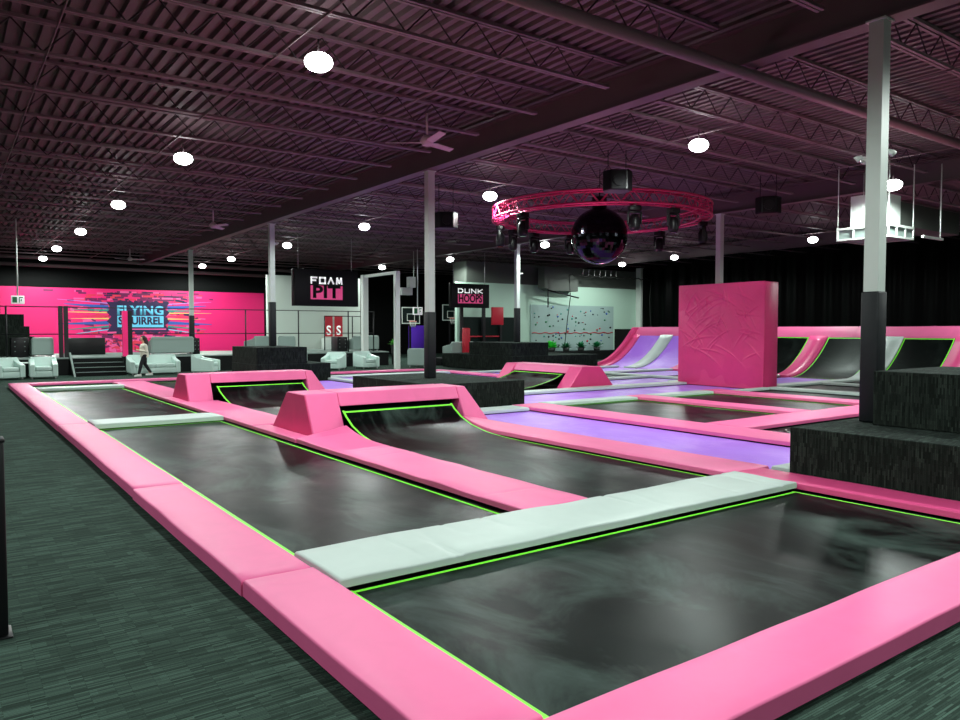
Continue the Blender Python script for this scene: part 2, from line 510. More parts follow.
# slender white portal frame
t = thing('portal_frame', 'white doorway frame of two tall posts beside the dark hoops area', 'frame', (15.6, 27.7, 0)); t['kind'] = 'thing'
MB().box(-0.1, 0.1, -0.1, 0.1, 0, 4.15).build('post', M['white'], t)
MB().box(-0.13, 0.13, 2.86, 3.1, 0.0, 4.15).build('post', M['white'], t)
MB().box(-0.06, 0.06, 0.1, 2.86, 4.03, 4.15).build('lintel', M['white'], t)

# emergency twin lamps on the columns
def twin_lamp(x, y, z, rz, label):
    t = thing('emergency_lamp', label, 'lamp', (x, y, z), rz, 'twin emergency lamps on columns')
    t.scale = (0.62, 0.62, 0.62)
    MB().rbox(-0.02, 0.02, -0.06, 0.06, -0.08, 0.08, 0.008).build('back_plate', M['white'], t)
    for s in (-1, 1):
        m = MB()
        m.tube([(0.02, s * 0.05, 0.03), (0.08, s * 0.09, 0.04)], 0.014, 8)
        m.tube([(0.07, s * 0.085, 0.05), (0.13, s * 0.12, 0.02), (0.17, s * 0.135, -0.01)], [0.03, 0.055, 0.07], 12)
        m.build('lamp_head', M['white'], t)
twin_lamp(8.818, 4.33, 3.72, 0.0, 'white twin emergency lamp on the right face of the nearest column')
twin_lamp(8.72, 4.428, 3.66, pi / 2, 'white emergency lamp on the far face of the nearest column')
twin_lamp(9.03, 24.3, 4.55, 0.0, 'small white emergency lamp on the column by the foam pit sign')
twin_lamp(19.5, 24.3, 4.0, 0.0, 'small white emergency lamp on the column beside the climbing wall')

# ------------------------------------------------------------------ trampoline court
struct('floor_frame', MB().box(1.5, 23.6, 1.84, 25.4, 0.0, 0.02), M['black'])
PT = 0.125   # top of the pads
BZ = 0.045   # level of the mats

def pad(x0, x1, y0, y1, mat, label, name='safety_pad', ztop=PT, th=0.062, group=None, sag=0.004, creases=0, rise=None):
    """foam pad in a vinyl sleeve: rounded long edges, slightly uneven top"""
    along_y = (y1 - y0) >= (x1 - x0)
    L = (y1 - y0) if along_y else (x1 - x0)
    W = (x1 - x0) if along_y else (y1 - y0)
    r = min(0.012, th * 0.4)
    z0 = ztop - th
    prof = [(0, z0 + 0.004), (0, ztop - r), (r * 0.3, ztop - r * 0.3), (r, ztop)]
    k = 5
    for i in range(1, k): prof.append((r + (W - 2 * r) * i / k, ztop + 0.003 * sin(pi * i / k)))
    prof += [(W - r, ztop), (W - r * 0.3, ztop - r * 0.3), (W, ztop - r), (W, z0 + 0.004), (W - 0.01, z0), (0.01, z0)]
    ns = max(3, min(90, int(L / 0.16))) if not creases else int(L / 0.022)
    cq = random.Random(int(x0 * 100 + y0 * 10)); CRS = [(cq.uniform(0.1, L - 0.1), cq.uniform(-0.25, 0.25), cq.uniform(0.2, 0.9), cq.uniform(0.15, 0.5), cq.uniform(0.006, 0.016)) for _ in range(creases)]
    m = MB(); P = len(prof)
    vs = []
    st = [0.0, 0.012] + [0.012 + (L - 0.024) * i / ns for i in range(1, ns)] + [L - 0.012, L]
    sd = (x0 * 3.1 + y0 * 1.7) % 50
    for i, s in enumerate(st):
        e = i == 0 or i == len(st) - 1
        for (w, z) in prof:
            zz = z - (0.012 if e and z > z0 + 0.02 else 0)
            dz = sag * noise.noise(Vector((s * 1.7 + sd, w * 3, sd))) * 1.6
            dw = 0.006 * noise.noise(Vector((s * 0.9 + sd, 7.3, sd)))
            for (cs, ck, cc, cw, ca) in CRS:
                if z > z0 + 0.03: zz -= ca * math.exp(-((s - cs - ck * w) / 0.02) ** 2) * math.exp(-((w / W - cc) / cw) ** 2)
            if z > z0 + 0.02: zz += dz
            if rise and y0 + s > rise[0]: zz += abs(rise[1]) * ((y0 + s - rise[0]) / (y1 - rise[0])) ** 2 * (w / W if rise[1] > 0 else 1 - w / W)
            vs.append((x0 + w + dw, y0 + s, zz) if along_y else (x0 + s, y0 + w + dw, zz))
    fs = []
    for i in range(len(st) - 1):
        for j in range(P):
            l = (j + 1) % P
            fs.append((i * P + j, i * P + l, (i + 1) * P + l, (i + 1) * P + j))
    m.add(vs, fs, 0, True)
    for fi in range(len(fs)):
        if fi % P in (0, P - 1, P - 2, P - 3, P - 4): m.sm[fi] = False
    q = (len(st) - 1) * P
    m.add([vs[j] for j in range(P)], [list(range(P))], 0); m.add([vs[q + j] for j in range(P)], [list(range(P))], 0)
    o = m.build(name, mat, clean=True)
    cx, cy = (x0 + x1) / 2, (y0 + y1) / 2
    o.data.transform(Matrix.Translation((-cx, -cy, 0))); o.location = (cx, cy, 0)
    return tag(o, label, 'pad', group)

def bed(x0, x1, y0, y1, mat, label, stripe=True, prof=None, axis='y', mx=0.05, sides='all', name='trampoline'):
    """jumping mat between its pads; prof gives (s, z) along the axis when the mat curves up; stripe = lime webbing border"""
    t = thing(name, label, 'trampoline', ((x0 + x1) / 2, (y0 + y1) / 2, 0))
    cx, cy = (x0 + x1) / 2, (y0 + y1) / 2
    if prof is None:
        a0, a1 = (y0, y1) if axis == 'y' else (x0, x1)
        nn = 10
        prof = [(a0 + (a1 - a0) * i / nn, BZ) for i in range(nn + 1)]
    else:  # densify
        d = []
        for i in range(len(prof) - 1):
            (s0, z0), (s1, z1) = prof[i], prof[i + 1]
            for k in range(4): d.append((s0 + (s1 - s0) * k / 4, z0 + (z1 - z0) * k / 4))
        d.append(prof[-1])
        for _ in range(3):
            d = [d[0]] + [(d[i][0], (d[i - 1][1] + 2 * d[i][1] + d[i + 1][1]) / 4) for i in range(1, len(d) - 1)] + [d[-1]]
        prof = d
    w0, w1 = (x0, x1) if axis == 'y' else (y0, y1)
    def pt(w, s, z, dz=0):
        return (w - cx, s - cy, z + dz) if axis == 'y' else (s - cx, w - cy, z + dz)
    m = MB(); n = len(prof); K = 6
    vs = []
    for (s, z) in prof:
        for k in range(K + 1): vs.append(pt(w0 + (w1 - w0) * k / K, s, z))
    m.add(vs, [(i * (K + 1) + k, i * (K + 1) + k + 1, (i + 1) * (K + 1) + k + 1, (i + 1) * (K + 1) + k) for i in range(n - 1) for k in range(K)], 0, True)
    m.build('mat', mat, t)
    if stripe:
        m = MB(); sw = 0.034; ins = mx
        for w in (w0 + ins, w1 - ins - sw):
            vs = []
            for (s, z) in prof: vs += [pt(w, s, z, 0.004), pt(w + sw, s, z, 0.004)]
            i0 = 0
            m.add(vs, [(2 * i, 2 * i + 1, 2 * i + 3, 2 * i + 2) for i in range(n - 1)], 0, True)
        for e in (0, 1):
            (s, z) = prof[0] if e == 0 else prof[-1]
            (s2, z2) = prof[1] if e == 0 else prof[-2]
            d = Vector((s2 - s, z2 - z)).normalized()
            a = (s + d.x * 0.02, z + d.y * 0.02); b = (a[0] + d.x * sw, a[1] + d.y * sw)
            m.add([pt(w0 + ins, a[0], a[1], 0.0045), pt(w1 - ins, a[0], a[1], 0.0045), pt(w1 - ins, b[0], b[1], 0.0045), pt(w0 + ins, b[0], b[1], 0.0045)], [(0, 1, 2, 3)])
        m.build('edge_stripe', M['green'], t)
    return t

# --- mats
bed(1.97, 7.03, 2.26, 4.24, M['bed'], 'nearest wide black trampoline in the corner of the pink pads')
bed(1.97, 4.05, 5.0, 13.5, M['bed'], 'long black tumbling trampoline between the carpet edge pads and the centre strip')
bed(1.97, 4.05, 14.3, 22.6, M['bed'], 'far long black trampoline in the lane beside the carpet, leading to the armchairs')
bed(1.97, 4.05, 23.0, 24.45, M['bed'], 'small grey-black trampoline at the far end of the lane beside the carpet')
bed(4.89, 6.92, 5.0, 10.4, M['bed'], 'black trampoline curving up to the nearer pink hump', mx=0.012, prof=[(5.0, BZ), (6.6, BZ), (8.4, BZ), (8.9, .05), (9.4, .08), (9.8, .15), (10.1, .25), (10.3, .37), (10.41, .45)])
bed(4.91, 6.96, 11.42, 16.94, M['bed'], 'black trampoline between the two pink humps, curving up at its far end', mx=0.012, prof=[(11.42, .44), (11.65, .3), (12.0, .16), (12.5, .07), (13.0, BZ), (14.5, BZ), (15.4, .05), (16.0, .1), (16.4, .19), (16.75, .32), (16.93, .42)])
bed(4.92, 6.96, 17.95, 24.4, M['bed'], 'black trampoline behind the farther pink hump', prof=[(18.0, .47), (18.4, .28), (18.9, .12), (19.5, BZ), (22, BZ), (24.4, BZ)])
bed(7.68, 9.56, 4.95, 11.55, M['purple'], 'large purple trampoline between pink strips beside the stepped carpet blocks', stripe=False)
bed(10.33, 13.08, 7.9, 11.85, M['bed'], 'black trampoline beyond the purple one, beside the pink cross pad')
bed(10.33, 13.08, 2.4, 7.1, M['bed'], 'black trampoline mostly hidden behind the stepped carpet blocks', stripe=False)
bed(13.63, 15.88, 7.9, 11.85, M['bed'], 'black trampoline in front of the pink padded wall, second past the purple one')
bed(16.48, 18.12, 7.0, 11.65, M['bed'], 'dark trampoline at the foot of the pink padded wall', stripe=False)
bed(18.48, 21.02, 7.0, 11.95, M['bed'], 'dark trampoline beyond the pink padded wall with grey pads around', stripe=False)
bed(21.38, 23.55, 5.0, 11.95, M['bed'], 'dark trampoline at the foot of the black curved ramps', stripe=False)
bed(10.33, 17.95, 12.2, 14.35, M['purple'], 'purple trampoline lane running up to the pink padded wall', stripe=False)
bed(10.33, 14.03, 15.47, 17.73, M['bed'], 'black trampoline curving up under the pink hump by the carpet platform', prof=[(10.35, BZ), (11.5, BZ), (12.3, .06), (12.9, .12), (13.4, .22), (13.8, .34), (14.03, .44)], axis='x')
bed(14.75, 19.4, 14.8, 17.0, M['purple'], 'purple trampoline behind the pink hump, left of the padded wall', stripe=False)
bed(15.75, 19.4, 17.3, 19.5, M['bed'], 'small black trampoline behind the purple one, left of the padded wall', stripe=False)
bed(19.75, 23.5, 14.8, 17.2, M['bed'], 'dark trampoline behind the tall pink padded wall', stripe=False)
bed(19.75, 23.5, 17.5, 19.5, M['purple'], 'purple trampoline at the foot of the ramps behind the padded wall', stripe=False)
bed(15.75, 23.5, 19.85, 22.4, M['purple'], 'purple trampoline lane at the foot of the purple curved ramps', stripe=False)
bed(10.33, 15.3, 18.7, 24.4, M['purple'], 'purple trampoline behind the low carpet platform', stripe=False)
bed(7.7, 10.0, 16.4, 22.2, M['purple'], 'purple trampoline between the two carpet platforms', stripe=False)
bed(18.9, 23.5, 12.35, 14.5, M['purple'], 'pale purple trampoline just right of the pink padded wall', stripe=False)

# --- pads
EG = 'pink edge pads beside the carpet'
pad(1.48, 1.95, 2.26, 4.6, M['pink'], 'nearest pink edge pad along the carpet, beside the nearest trampoline', group=EG, th=0.104)
pad(1.47, 1.94, 4.61, 7.9, M['pink'], 'second pink edge pad along the carpet, beside the grey pad', group=EG, th=0.104)
pad(1.48, 1.95, 7.91, 13.9, M['pink'], 'third pink edge pad along the carpet, beside the long tumbling trampoline', group=EG, th=0.104)
pad(1.47, 1.94, 13.91, 24.95, M['pink'], 'farthest pink edge pad along the carpet, running to the armchairs', group=EG, th=0.104)
pad(1.48, 8.9, 1.8, 2.25, M['pink'], 'wide pink pad across the front edge, nearest the camera', th=0.104)
pad(1.96, 7.02, 4.22, 4.96, M['grey'], 'large creased pale grey pad crossing between the nearest trampolines', ztop=0.14, th=0.062, sag=0.009, creases=16)
pad(4.07, 4.85, 4.97, 10.16, M['pink'], 'long pink strip leading to the nearer pink hump', sag=0.008, creases=5, rise=(9.1, 0.14))
pad(4.05, 4.33, 10.18, 11.95, M['pink'], 'narrow pink ledge along the end of the nearer hump')
pad(4.05, 4.90, 11.97, 16.75, M['pink'], 'pink strip between the two pink humps')
pad(4.05, 4.28, 16.77, 18.3, M['pink'], 'narrow pink ledge along the end of the farther hump')
pad(4.05, 4.90, 18.32, 24.4, M['pink'], 'pink strip behind the farther hump')
pad(1.96, 4.04, 13.5, 14.25, M['grey'], 'pale grey pad crossing the lane beside the carpet halfway back', ztop=0.14, th=0.078)
pad(1.96, 4.04, 22.55, 23.05, M['grey'], 'pale grey pad crossing the far end of the lane beside the carpet', ztop=0.14, th=0.078)
pad(1.47, 15.35, 24.97, 25.45, M['pink'], 'pink pad along the back edge in front of the armchairs')
pad(6.94, 7.68, 4.97, 10.16, M['pink'], 'pink strip between the black curved trampoline and the purple one', rise=(9.1, -0.14))
pad(6.98, 7.66, 12.0, 16.75, M['pink'], 'pink strip right of the trampoline between the humps')
pad(6.98, 7.66, 18.32, 24.4, M['pink'], 'pink strip right of the trampoline behind the farther hump')
pad(7.04, 7.52, 2.27, 4.95, M['hotpink'], 'pink strip at the foot of the stepped carpet blocks')
pad(7.70, 9.5, 4.7, 4.95, M['grey'], 'short grey pad at the near end of the purple trampoline')
pad(9.55, 10.34, 4.8, 12.15, M['pink'], 'pink strip along the far side of the purple trampoline')
pad(7.70, 9.5, 11.5, 12.05, M['grey'], 'grey pad in front of the low carpet platform')
pad(10.36, 13.02, 11.82, 12.25, M['grey'], 'grey pad along the purple lane behind the first far black trampoline')
pad(10.36, 15.82, 7.12, 7.92, M['pink'], 'pink cross pad left of the padded column foot')
pad(13.04, 13.66, 7.94, 12.25, M['pink'], 'pink strip between the two far black trampolines')
pad(13.68, 15.82, 11.82, 12.25, M['grey'], 'grey pad along the purple lane behind the second far black trampoline')
pad(15.84, 16.5, 6.0, 12.25, M['pink'], 'pink strip nearest the foot of the padded wall')
pad(16.52, 17.98, 11.65, 11.86, M['grey'], 'short grey pad right under the front of the padded wall')
pad(18.12, 18.5, 6.0, 11.8, M['grey'], 'grey pad running right from the foot of the padded wall')
pad(21.0, 21.4, 5.0, 11.9, M['grey'], 'grey pad farther right behind the padded wall')
pad(18.9, 23.5, 11.95, 12.4, M['grey'], 'grey pad crossing towards the ramps right of the padded wall')
pad(10.36, 17.9, 14.33, 14.8, M['grey'], 'grey pad in front of the pink hump along the purple lane')
pad(17.95, 23.5, 14.83, 15.1, M['grey'], 'grey pad behind the pink padded wall')
pad(15.78, 19.38, 17.0, 17.32, M['grey'], 'grey pad behind the purple trampoline left of the padded wall')
pad(19.4, 19.76, 15.15, 22.4, M['grey'], 'grey pad running back behind the padded wall')
pad(15.78, 19.38, 19.5, 19.88, M['grey'], 'grey pad at the front left of the farthest purple lane')
pad(19.78, 23.5, 19.5, 19.88, M['grey'], 'grey pad at the front right of the farthest purple lane, near the ramps')
pad(15.3, 15.75, 18.4, 24.4, M['pink'], 'pink strip leading back from the hump to the back edge')
pad(10.36, 15.2, 18.36, 18.72, M['grey'], 'grey pad behind the hump by the carpet platform')
pad(15.77, 23.5, 22.4, 22.8, M['grey'], 'grey pad at the foot of the stepped carpet block by the column')
pad(10.05, 10.34, 18.8, 22.4, M['grey'], 'grey pad right of the stepped carpet block by the foam pit sign')
pad(10.4, 15.2, 23.0, 23.5, M['grey'], 'wide pale grey pad before the back edge pad')

# --- the pink humps
def hump(x0, x1, y0, y1, label, axis='x', w=0.52, yt0=0.34, yt1=1.05, zt=0.72, lean=0.34):
    """padded gable ends and a padded bar over the mat's upper edge; built along x, turned for axis y"""
    D = y1 - y0
    cx, cy = (x0 + x1) / 2, (y0 + y1) / 2
    t = thing('hump_frame', label, 'hump', (cx, cy, 0))
    for a, b in ((x0, x0 + w), (x1 - w, x1)):
        m = MB().prism([(y0, 0.065), (y0 + yt0, zt), (y0 + yt1, zt), (y1, 0.065)], 'x', a, b)
        if b == x1 and axis == 'x':   # outer end leans inwards at the top
            for q in range(len(m.v)):
                if m.v[q][2] > zt - 0.05: m.v[q] = (m.v[q][0] - (lean if m.v[q][0] > b - 0.01 else 0), m.v[q][1], m.v[q][2])
        o = m.build('end_pad', M['pink'], t)
        bev = o.modifiers.new('soft', 'BEVEL'); bev.width = 0.02; bev.segments = 2
        o.data.transform(Matrix.Translation((-cx, -cy, 0)))
        if b == x1 and lean > 0.1: continue
        # thin gable face in a deeper pink
        xa = x0 if a == x0 else x1
        sgn = -1 if a == x0 else 1
        g = MB().prism([(y0 + 0.03, 0.075), (y0 + yt0 + 0.01, zt - 0.015), (y0 + yt1 - 0.01, zt - 0.015), (y1 - 0.03, 0.075)], 'x', xa + sgn * 0.004, xa + sgn * 0.012).build('gable_face', M['deeppink'], o)
        g.data.transform(Matrix.Translation((-cx, -cy, 0)))
    o = MB().prism([(y0 + yt0 - 0.11, zt - 0.2), (y0 + yt0 + 0.002, zt + 0.004), (y0 + yt1 - 0.002, zt + 0.004), (y0 + yt1 + 0.13, zt - 0.2)], 'x', x0 + w + 0.004, x1 - w - 0.004).build('top_pad', M['pink'], t)
    bev = o.modifiers.new('soft', 'BEVEL'); bev.width = 0.02; bev.segments = 2
    o.data.transform(Matrix.Translation((-cx, -cy, 0)))
    o = MB().box(x0 + w + 0.01, x1 - w - 0.01, y0 + yt0 + 0.12, y0 + yt1 - 0.12, 0.03, zt - 0.205).build('dark_gap_panel', M['platform'], t)  # black panel added to keep the opening under the bar dark
    o.data.transform(Matrix.Translation((-cx, -cy, 0)))
    return t
hump(4.36, 7.6, 10.2, 11.93, 'nearer pink padded hump across the black trampolines')
hump(4.3, 7.6, 16.78, 18.3, 'farther pink padded hump, second along the same lane', yt0=0.32, yt1=0.95, zt=0.69)
h3 = hump(-1.7, 1.7, -0.87, 0.87, 'pink padded hump standing beside the low carpet platform', yt0=0.5, yt1=1.2, zt=0.66, w=0.5, lean=0.0)
h3.location = (14.55, 16.6, 0); h3.rotation_euler = (0, 0, -pi / 2)
# pink is deeper there
for ch in h3.children:
    if ch.name.startswith('end_pad'): ch.data.materials[0] = M['hotpink']

# --- tall pink padded wall with creased cover
t = thing('padded_wall', 'tall freestanding pink padded wall with a creased vinyl cover', 'padded wall', (18.4, 13.35, 0.05)); t['kind'] = 'thing'
W, H, T = 2.9, 2.95, 0.66
def crease(u, v):
    s = 0.0
    for (cu, cv, ang, ln, am) in CR:
        du, dv = u - cu, v - cv
        a = du * cos(ang) + dv * sin(ang); b = -du * sin(ang) + dv * cos(ang) + 0.25 * a * a
        s += am * math.exp(-(b / 0.02) ** 2) * math.exp(-(a / ln) ** 2)
    s += 0.012 * noise.noise(Vector((u * 2.5, v * 2.5, 3.3)))
    return s + 0.02 * noise.noise(Vector((u * 1.2, v * 1.2, 8)))
rr = random.Random(4)
CR = [(rr.uniform(-1.35, 1.2), rr.uniform(0.9, 2.8), rr.choice([-0.6, -0.9, 0.5, 0.8, -0.3, -1.2]) + rr.uniform(-0.3, 0.3), rr.uniform(0.15, 0.5), rr.uniform(0.010, 0.034)) for _ in range(70)]
m = MB()
m.grid(lambda a, b: (-T / 2 - crease((a - 0.5) * W, b * H) * min(1, 12 * min(a, 1 - a, b, 1 - b)), (0.5 - a) * W, b * H), 170, 170)
m.build('front_cover', M['wallpink'], t, clean=True)
m = MB().rbox(-T / 2 + 0.002, T / 2, -W / 2, W / 2, 0, H, 0.03)
m.build('side_cover', M['wallpink'], t)
m = MB()
for y in (-W / 2 + 0.03,):
    m.tube([(-T / 2 + 0.02, -W / 2 - 0.0, 0.02), (-T / 2 + 0.02, -W / 2 - 0.0, H - 0.03)], 0.012, 6)
m.tube([(-T / 2 + 0.01, -W / 2, H - 0.005), (-T / 2 + 0.01, W / 2, H - 0.005)], 0.012, 6)
m.build('piping', M['wallpink'], t)

# --- carpeted stepped blocks
def block(lx0, lx1, ly0, ly1, lz, label, up=None, uz=1.15):
    t = thing('carpeted_platform', label, 'platform', ((lx0 + lx1) / 2, (ly0 + ly1) / 2, 0.022))
    cx, cy = (lx0 + lx1) / 2, (ly0 + ly1) / 2
    def tier(nm, x0, x1, y0, y1, z0, z1):
        m = MB().box(x0 - cx, x1 - cx, y0 - cy, y1 - cy, z0 - 0.022, z1 - 0.022)
        m.mi[1] = 1
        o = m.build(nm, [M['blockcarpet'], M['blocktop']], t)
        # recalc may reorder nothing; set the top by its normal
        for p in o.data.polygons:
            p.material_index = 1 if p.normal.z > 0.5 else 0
        b = o.modifiers.new('soft', 'BEVEL'); b.width = 0.012; b.segments = 2
    tier('lower_tier', lx0, lx1, ly0, ly1, 0.022, lz)
    if up: tier('upper_tier', up[0], up[1], up[2], up[3], lz + 0.002, uz)
    return t
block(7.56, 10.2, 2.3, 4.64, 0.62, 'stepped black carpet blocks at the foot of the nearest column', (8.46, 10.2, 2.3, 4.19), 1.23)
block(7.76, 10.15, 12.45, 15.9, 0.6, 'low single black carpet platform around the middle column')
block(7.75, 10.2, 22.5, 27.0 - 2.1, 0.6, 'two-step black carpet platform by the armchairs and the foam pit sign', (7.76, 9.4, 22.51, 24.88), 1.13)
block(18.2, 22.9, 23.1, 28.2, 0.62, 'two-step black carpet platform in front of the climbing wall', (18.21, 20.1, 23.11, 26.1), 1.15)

# --- curved ramps on the right
def ramp_prof():
    pr = []
    for i in range(17):
        u = i / 16
        pr.append((23.6 + 2.35 * u, 0.045 + 1.355 * u ** 2.0))
    return pr
RP = ramp_prof()
def ramp_bed(y0, y1, mat, label, stripe):
    return bed(RP[0][0], RP[-1][0], y0, y1, mat, label, stripe, prof=RP, axis='x', mx=0.02, name='curved_trampoline')
def ramp_pad(y0, y1, mat, label):
    m = MB(); n = len(RP)
    vs = []
    for (s, z) in RP: vs += [(s, y0, z + 0.05), (s, y1, z + 0.05), (s, y1, z - 0.03), (s, y0, z - 0.03)]
    fs = []
    for i in range(n - 1):
        for j in range(4):
            l = (j + 1) % 4
            fs.append((4 * i + j, 4 * i + l, 4 * i + 4 + l, 4 * i + 4 + j))
    fs += [(0, 1, 2, 3), (4 * n - 4, 4 * n - 3, 4 * n - 2, 4 * n - 1)]
    m.add(vs, fs, 0, False)
    o = m.build('ramp_pad', mat)
    for p in o.data.polygons: p.use_smooth = abs(p.normal.y) < 0.5 and abs(p.normal.z) > 0.2
    return tag(o, label, 'pad', 'padded dividers on the curved ramps')
ramp_pad(23.45, 23.85, M['hotpink'], 'pink divider at the far left end of the curved ramps')
ramp_bed(22.25, 23.44, M['purple'], 'purple curved trampoline at the far left end of the ramps', False)
ramp_pad(21.55, 22.24, M['grey'], 'grey divider between the two purple curved trampolines')
ramp_bed(20.0, 21.54, M['purple'], 'purple curved trampoline beside the tall padded wall', False)
ramp_pad(19.3, 19.99, M['hotpink'], 'pink divider right of the purple curved trampolines')
ramp_bed(17.6, 19.29, M['rampbed'], 'black curved trampoline hidden behind the tall padded wall', True)
ramp_pad(17.0, 17.59, M['hotpink'], 'pink divider hidden behind the tall padded wall')
ramp_bed(15.2, 16.99, M['rampbed'], 'black curved trampoline just right of the tall padded wall', True)
ramp_pad(14.5, 15.19, M['hotpink'], 'pink divider between black curved trampolines right of the padded wall')
ramp_bed(12.62, 14.49, M['rampbed'], 'black curved trampoline left of the nearest column', True)
ramp_pad(11.88, 12.61, M['grey'], 'grey divider just right of the nearest column')
ramp_bed(10.3, 11.87, M['rampbed'], 'black curved trampoline right of the nearest column', True)
ramp_pad(9.6, 10.29, M['hotpink'], 'pink divider at the right end of the curved ramps')
ramp_bed(7.4, 9.59, M['rampbed'], 'black curved trampoline at the right end of the ramps', True)
# header pads along the top and the black box behind
hy = [(19.32, 23.86, 'farthest pink header pad along the top of the purple ramps'), (13.6, 19.3, 'pink header pad along the ramps behind the padded wall'), (5.5, 13.58, 'nearest pink header pad along the ramps behind the column')]
for (a, b, lab) in hy:
    m = MB()
    n = int((b - a) / 0.2)
    def hf(u, v, a=a, b=b):
        y = a + (b - a) * u
        bulge = 0.02 * sin(pi * v) + 0.008 * noise.noise(Vector((y * 2, v * 2, 1)))
        zz = 1.40 + 0.39 * v + 0.012 * noise.noise(Vector((y * 0.7, 3, 2)))
        return (26.0 + 0.34 * v - bulge, y, zz)
    m.grid(hf, n, 6)
    m.grid(lambda u, v, a=a, b=b: (26.34 + 0.2 * v, a + (b - a) * u, 1.79 + 0.012 * noise.noise(Vector(((a + (b - a) * u) * 0.7, 3, 2)))), n, 1)
    m.prism([(26.02, 1.39), (26.345, 1.775), (26.53, 1.775), (26.53, 1.39)], 'y', a, b)
    tag(m.build('header_pad', M['pink'], clean=False), lab, 'pad', 'pink header pads on the ramps')
m = MB().box(26.2, 27.5, 5.5, 23.86, 0, 1.36)
tag(m.build('ramp_deck', M['platform']), 'black boxed deck behind the top of the curved ramps', 'deck')
m = MB().box(26.5, 30.0, 24.2, 25.6, 0, 1.70)
tag(m.build('side_box', M['platform']), 'black boxed platform between the purple ramps and the climbing wall', 'platform')
# pink side board closing the far end of the ramps
m = MB().prism([(23.5, 0.03)] + [(a - 0.08, z + 0.14) for a, z in RP[2:]] + [(26.1, 1.78), (26.4, 1.78), (26.4, 0.03)], 'y', 23.9, 24.08)
tag(m.build('ramp_end_board', M['hotpink']), 'slanting pink board closing the far left end of the ramps', 'board')
tag(MB().box(24.5, 33.3, 29.5, 30.69, 0, 0.5).build('planter_ledge', M['platform']), 'long low black ledge at the foot of the climbing wall', 'ledge')

# ------------------------------------------------------------------ lounge platform at the back
t = thing('lounge_platform', 'long raised black lounge platform with a grey edge behind the armchairs', 'platform', (7, 31, 0))
m = MB(); m.box(-8.4, -3.2, 0.0, 5.5, 0, 0.62); m.box(-3.2, -1.55, 0.02, 5.5, 0, 0.62); m.box(-1.55, 9.45, 0.0, 5.5, 0, 0.62)
MB().box(-8.4, 10.0, 0.0, 5.5, 0, 0.6).build('body', M['platform'], t)
MB().box(-8.4, 10.0, -0.02, 5.5, 0.602, 0.65).build('deck_board', M['nosing'], t)
t = thing('staircase', 'four dark steps with grey edges up to the lounge platform', 'stairs', (4.6, 30.97, 0))
for k in range(4):
    z = 0.16 * (k + 1) - 0.02
    st = MB().box(-0.82, 0.82, -0.3 * (4 - k), -0.3 * (3 - k) - 0.002, 0, z).build('step', M['platform'], t)
    MB().box(-0.82, 0.82, -0.3 * (4 - k) - 0.01, -0.3 * (4 - k) + 0.06, z + 0.001, z + 0.02).build('nosing', M['nosing'], st)
MB().prism([(-1.25, 0.0), (-1.15, 0.0), (0.0, 0.72), (0.0, 0.84), (-0.06, 0.84)], 'x', -0.9, -0.84).build('stringer', M['nosing'], t)
MB().box(0.86, 1.1, -0.4, -0.01, 0, 0.66).build('side_box', M['platform'], t)

# fence of thin rails on the platform edge
t = thing('guard_fence', 'black guard fence of thin posts and wires along the lounge platform edge', 'fence', (7, 31.35, 0.65))
for px in (-5.2, 3.36, 5.7, 8.1, 9.4):
    MB().tube([(px, 0, 0), (px, 0, 1.88)], 0.03, 8).build('post', M['blackmetal'], t)
for px in (-3.50, -3.33):
    MB().box(px - 0.07, px + 0.07, -0.07, 0.07, 0, 1.9).build('post', M['blackmetal'], t)
MB().box(-1.42, -1.24, -0.08, 0.08, 0, 1.75).build('pink_post', M['mural'], t)
MB().box(-1.235, -1.08, -0.08, 0.08, 0, 1.75).build('post', M['blackmetal'], t)
for z in (1.86, 0.86):
    MB().tube([(-8, 0, z), (9.4, 0, z)], 0.02, 6).build('rail', M['blackmetal'], t)
t = thing('back_fence', 'short black railing in front of the pale wall and red posters', 'fence', (16.2, 34.2, 0.655))
for px in (-1.0, 0.5, 1.2):
    MB().tube([(px, 0, 0), (px, 0, 1.7)], 0.03, 8).build('post', M['blackmetal'], t)
MB().tube([(-1.0, 0, 1.68), (1.2, 0, 1.68)], 0.025, 6).build('rail', M['blackmetal'], t)

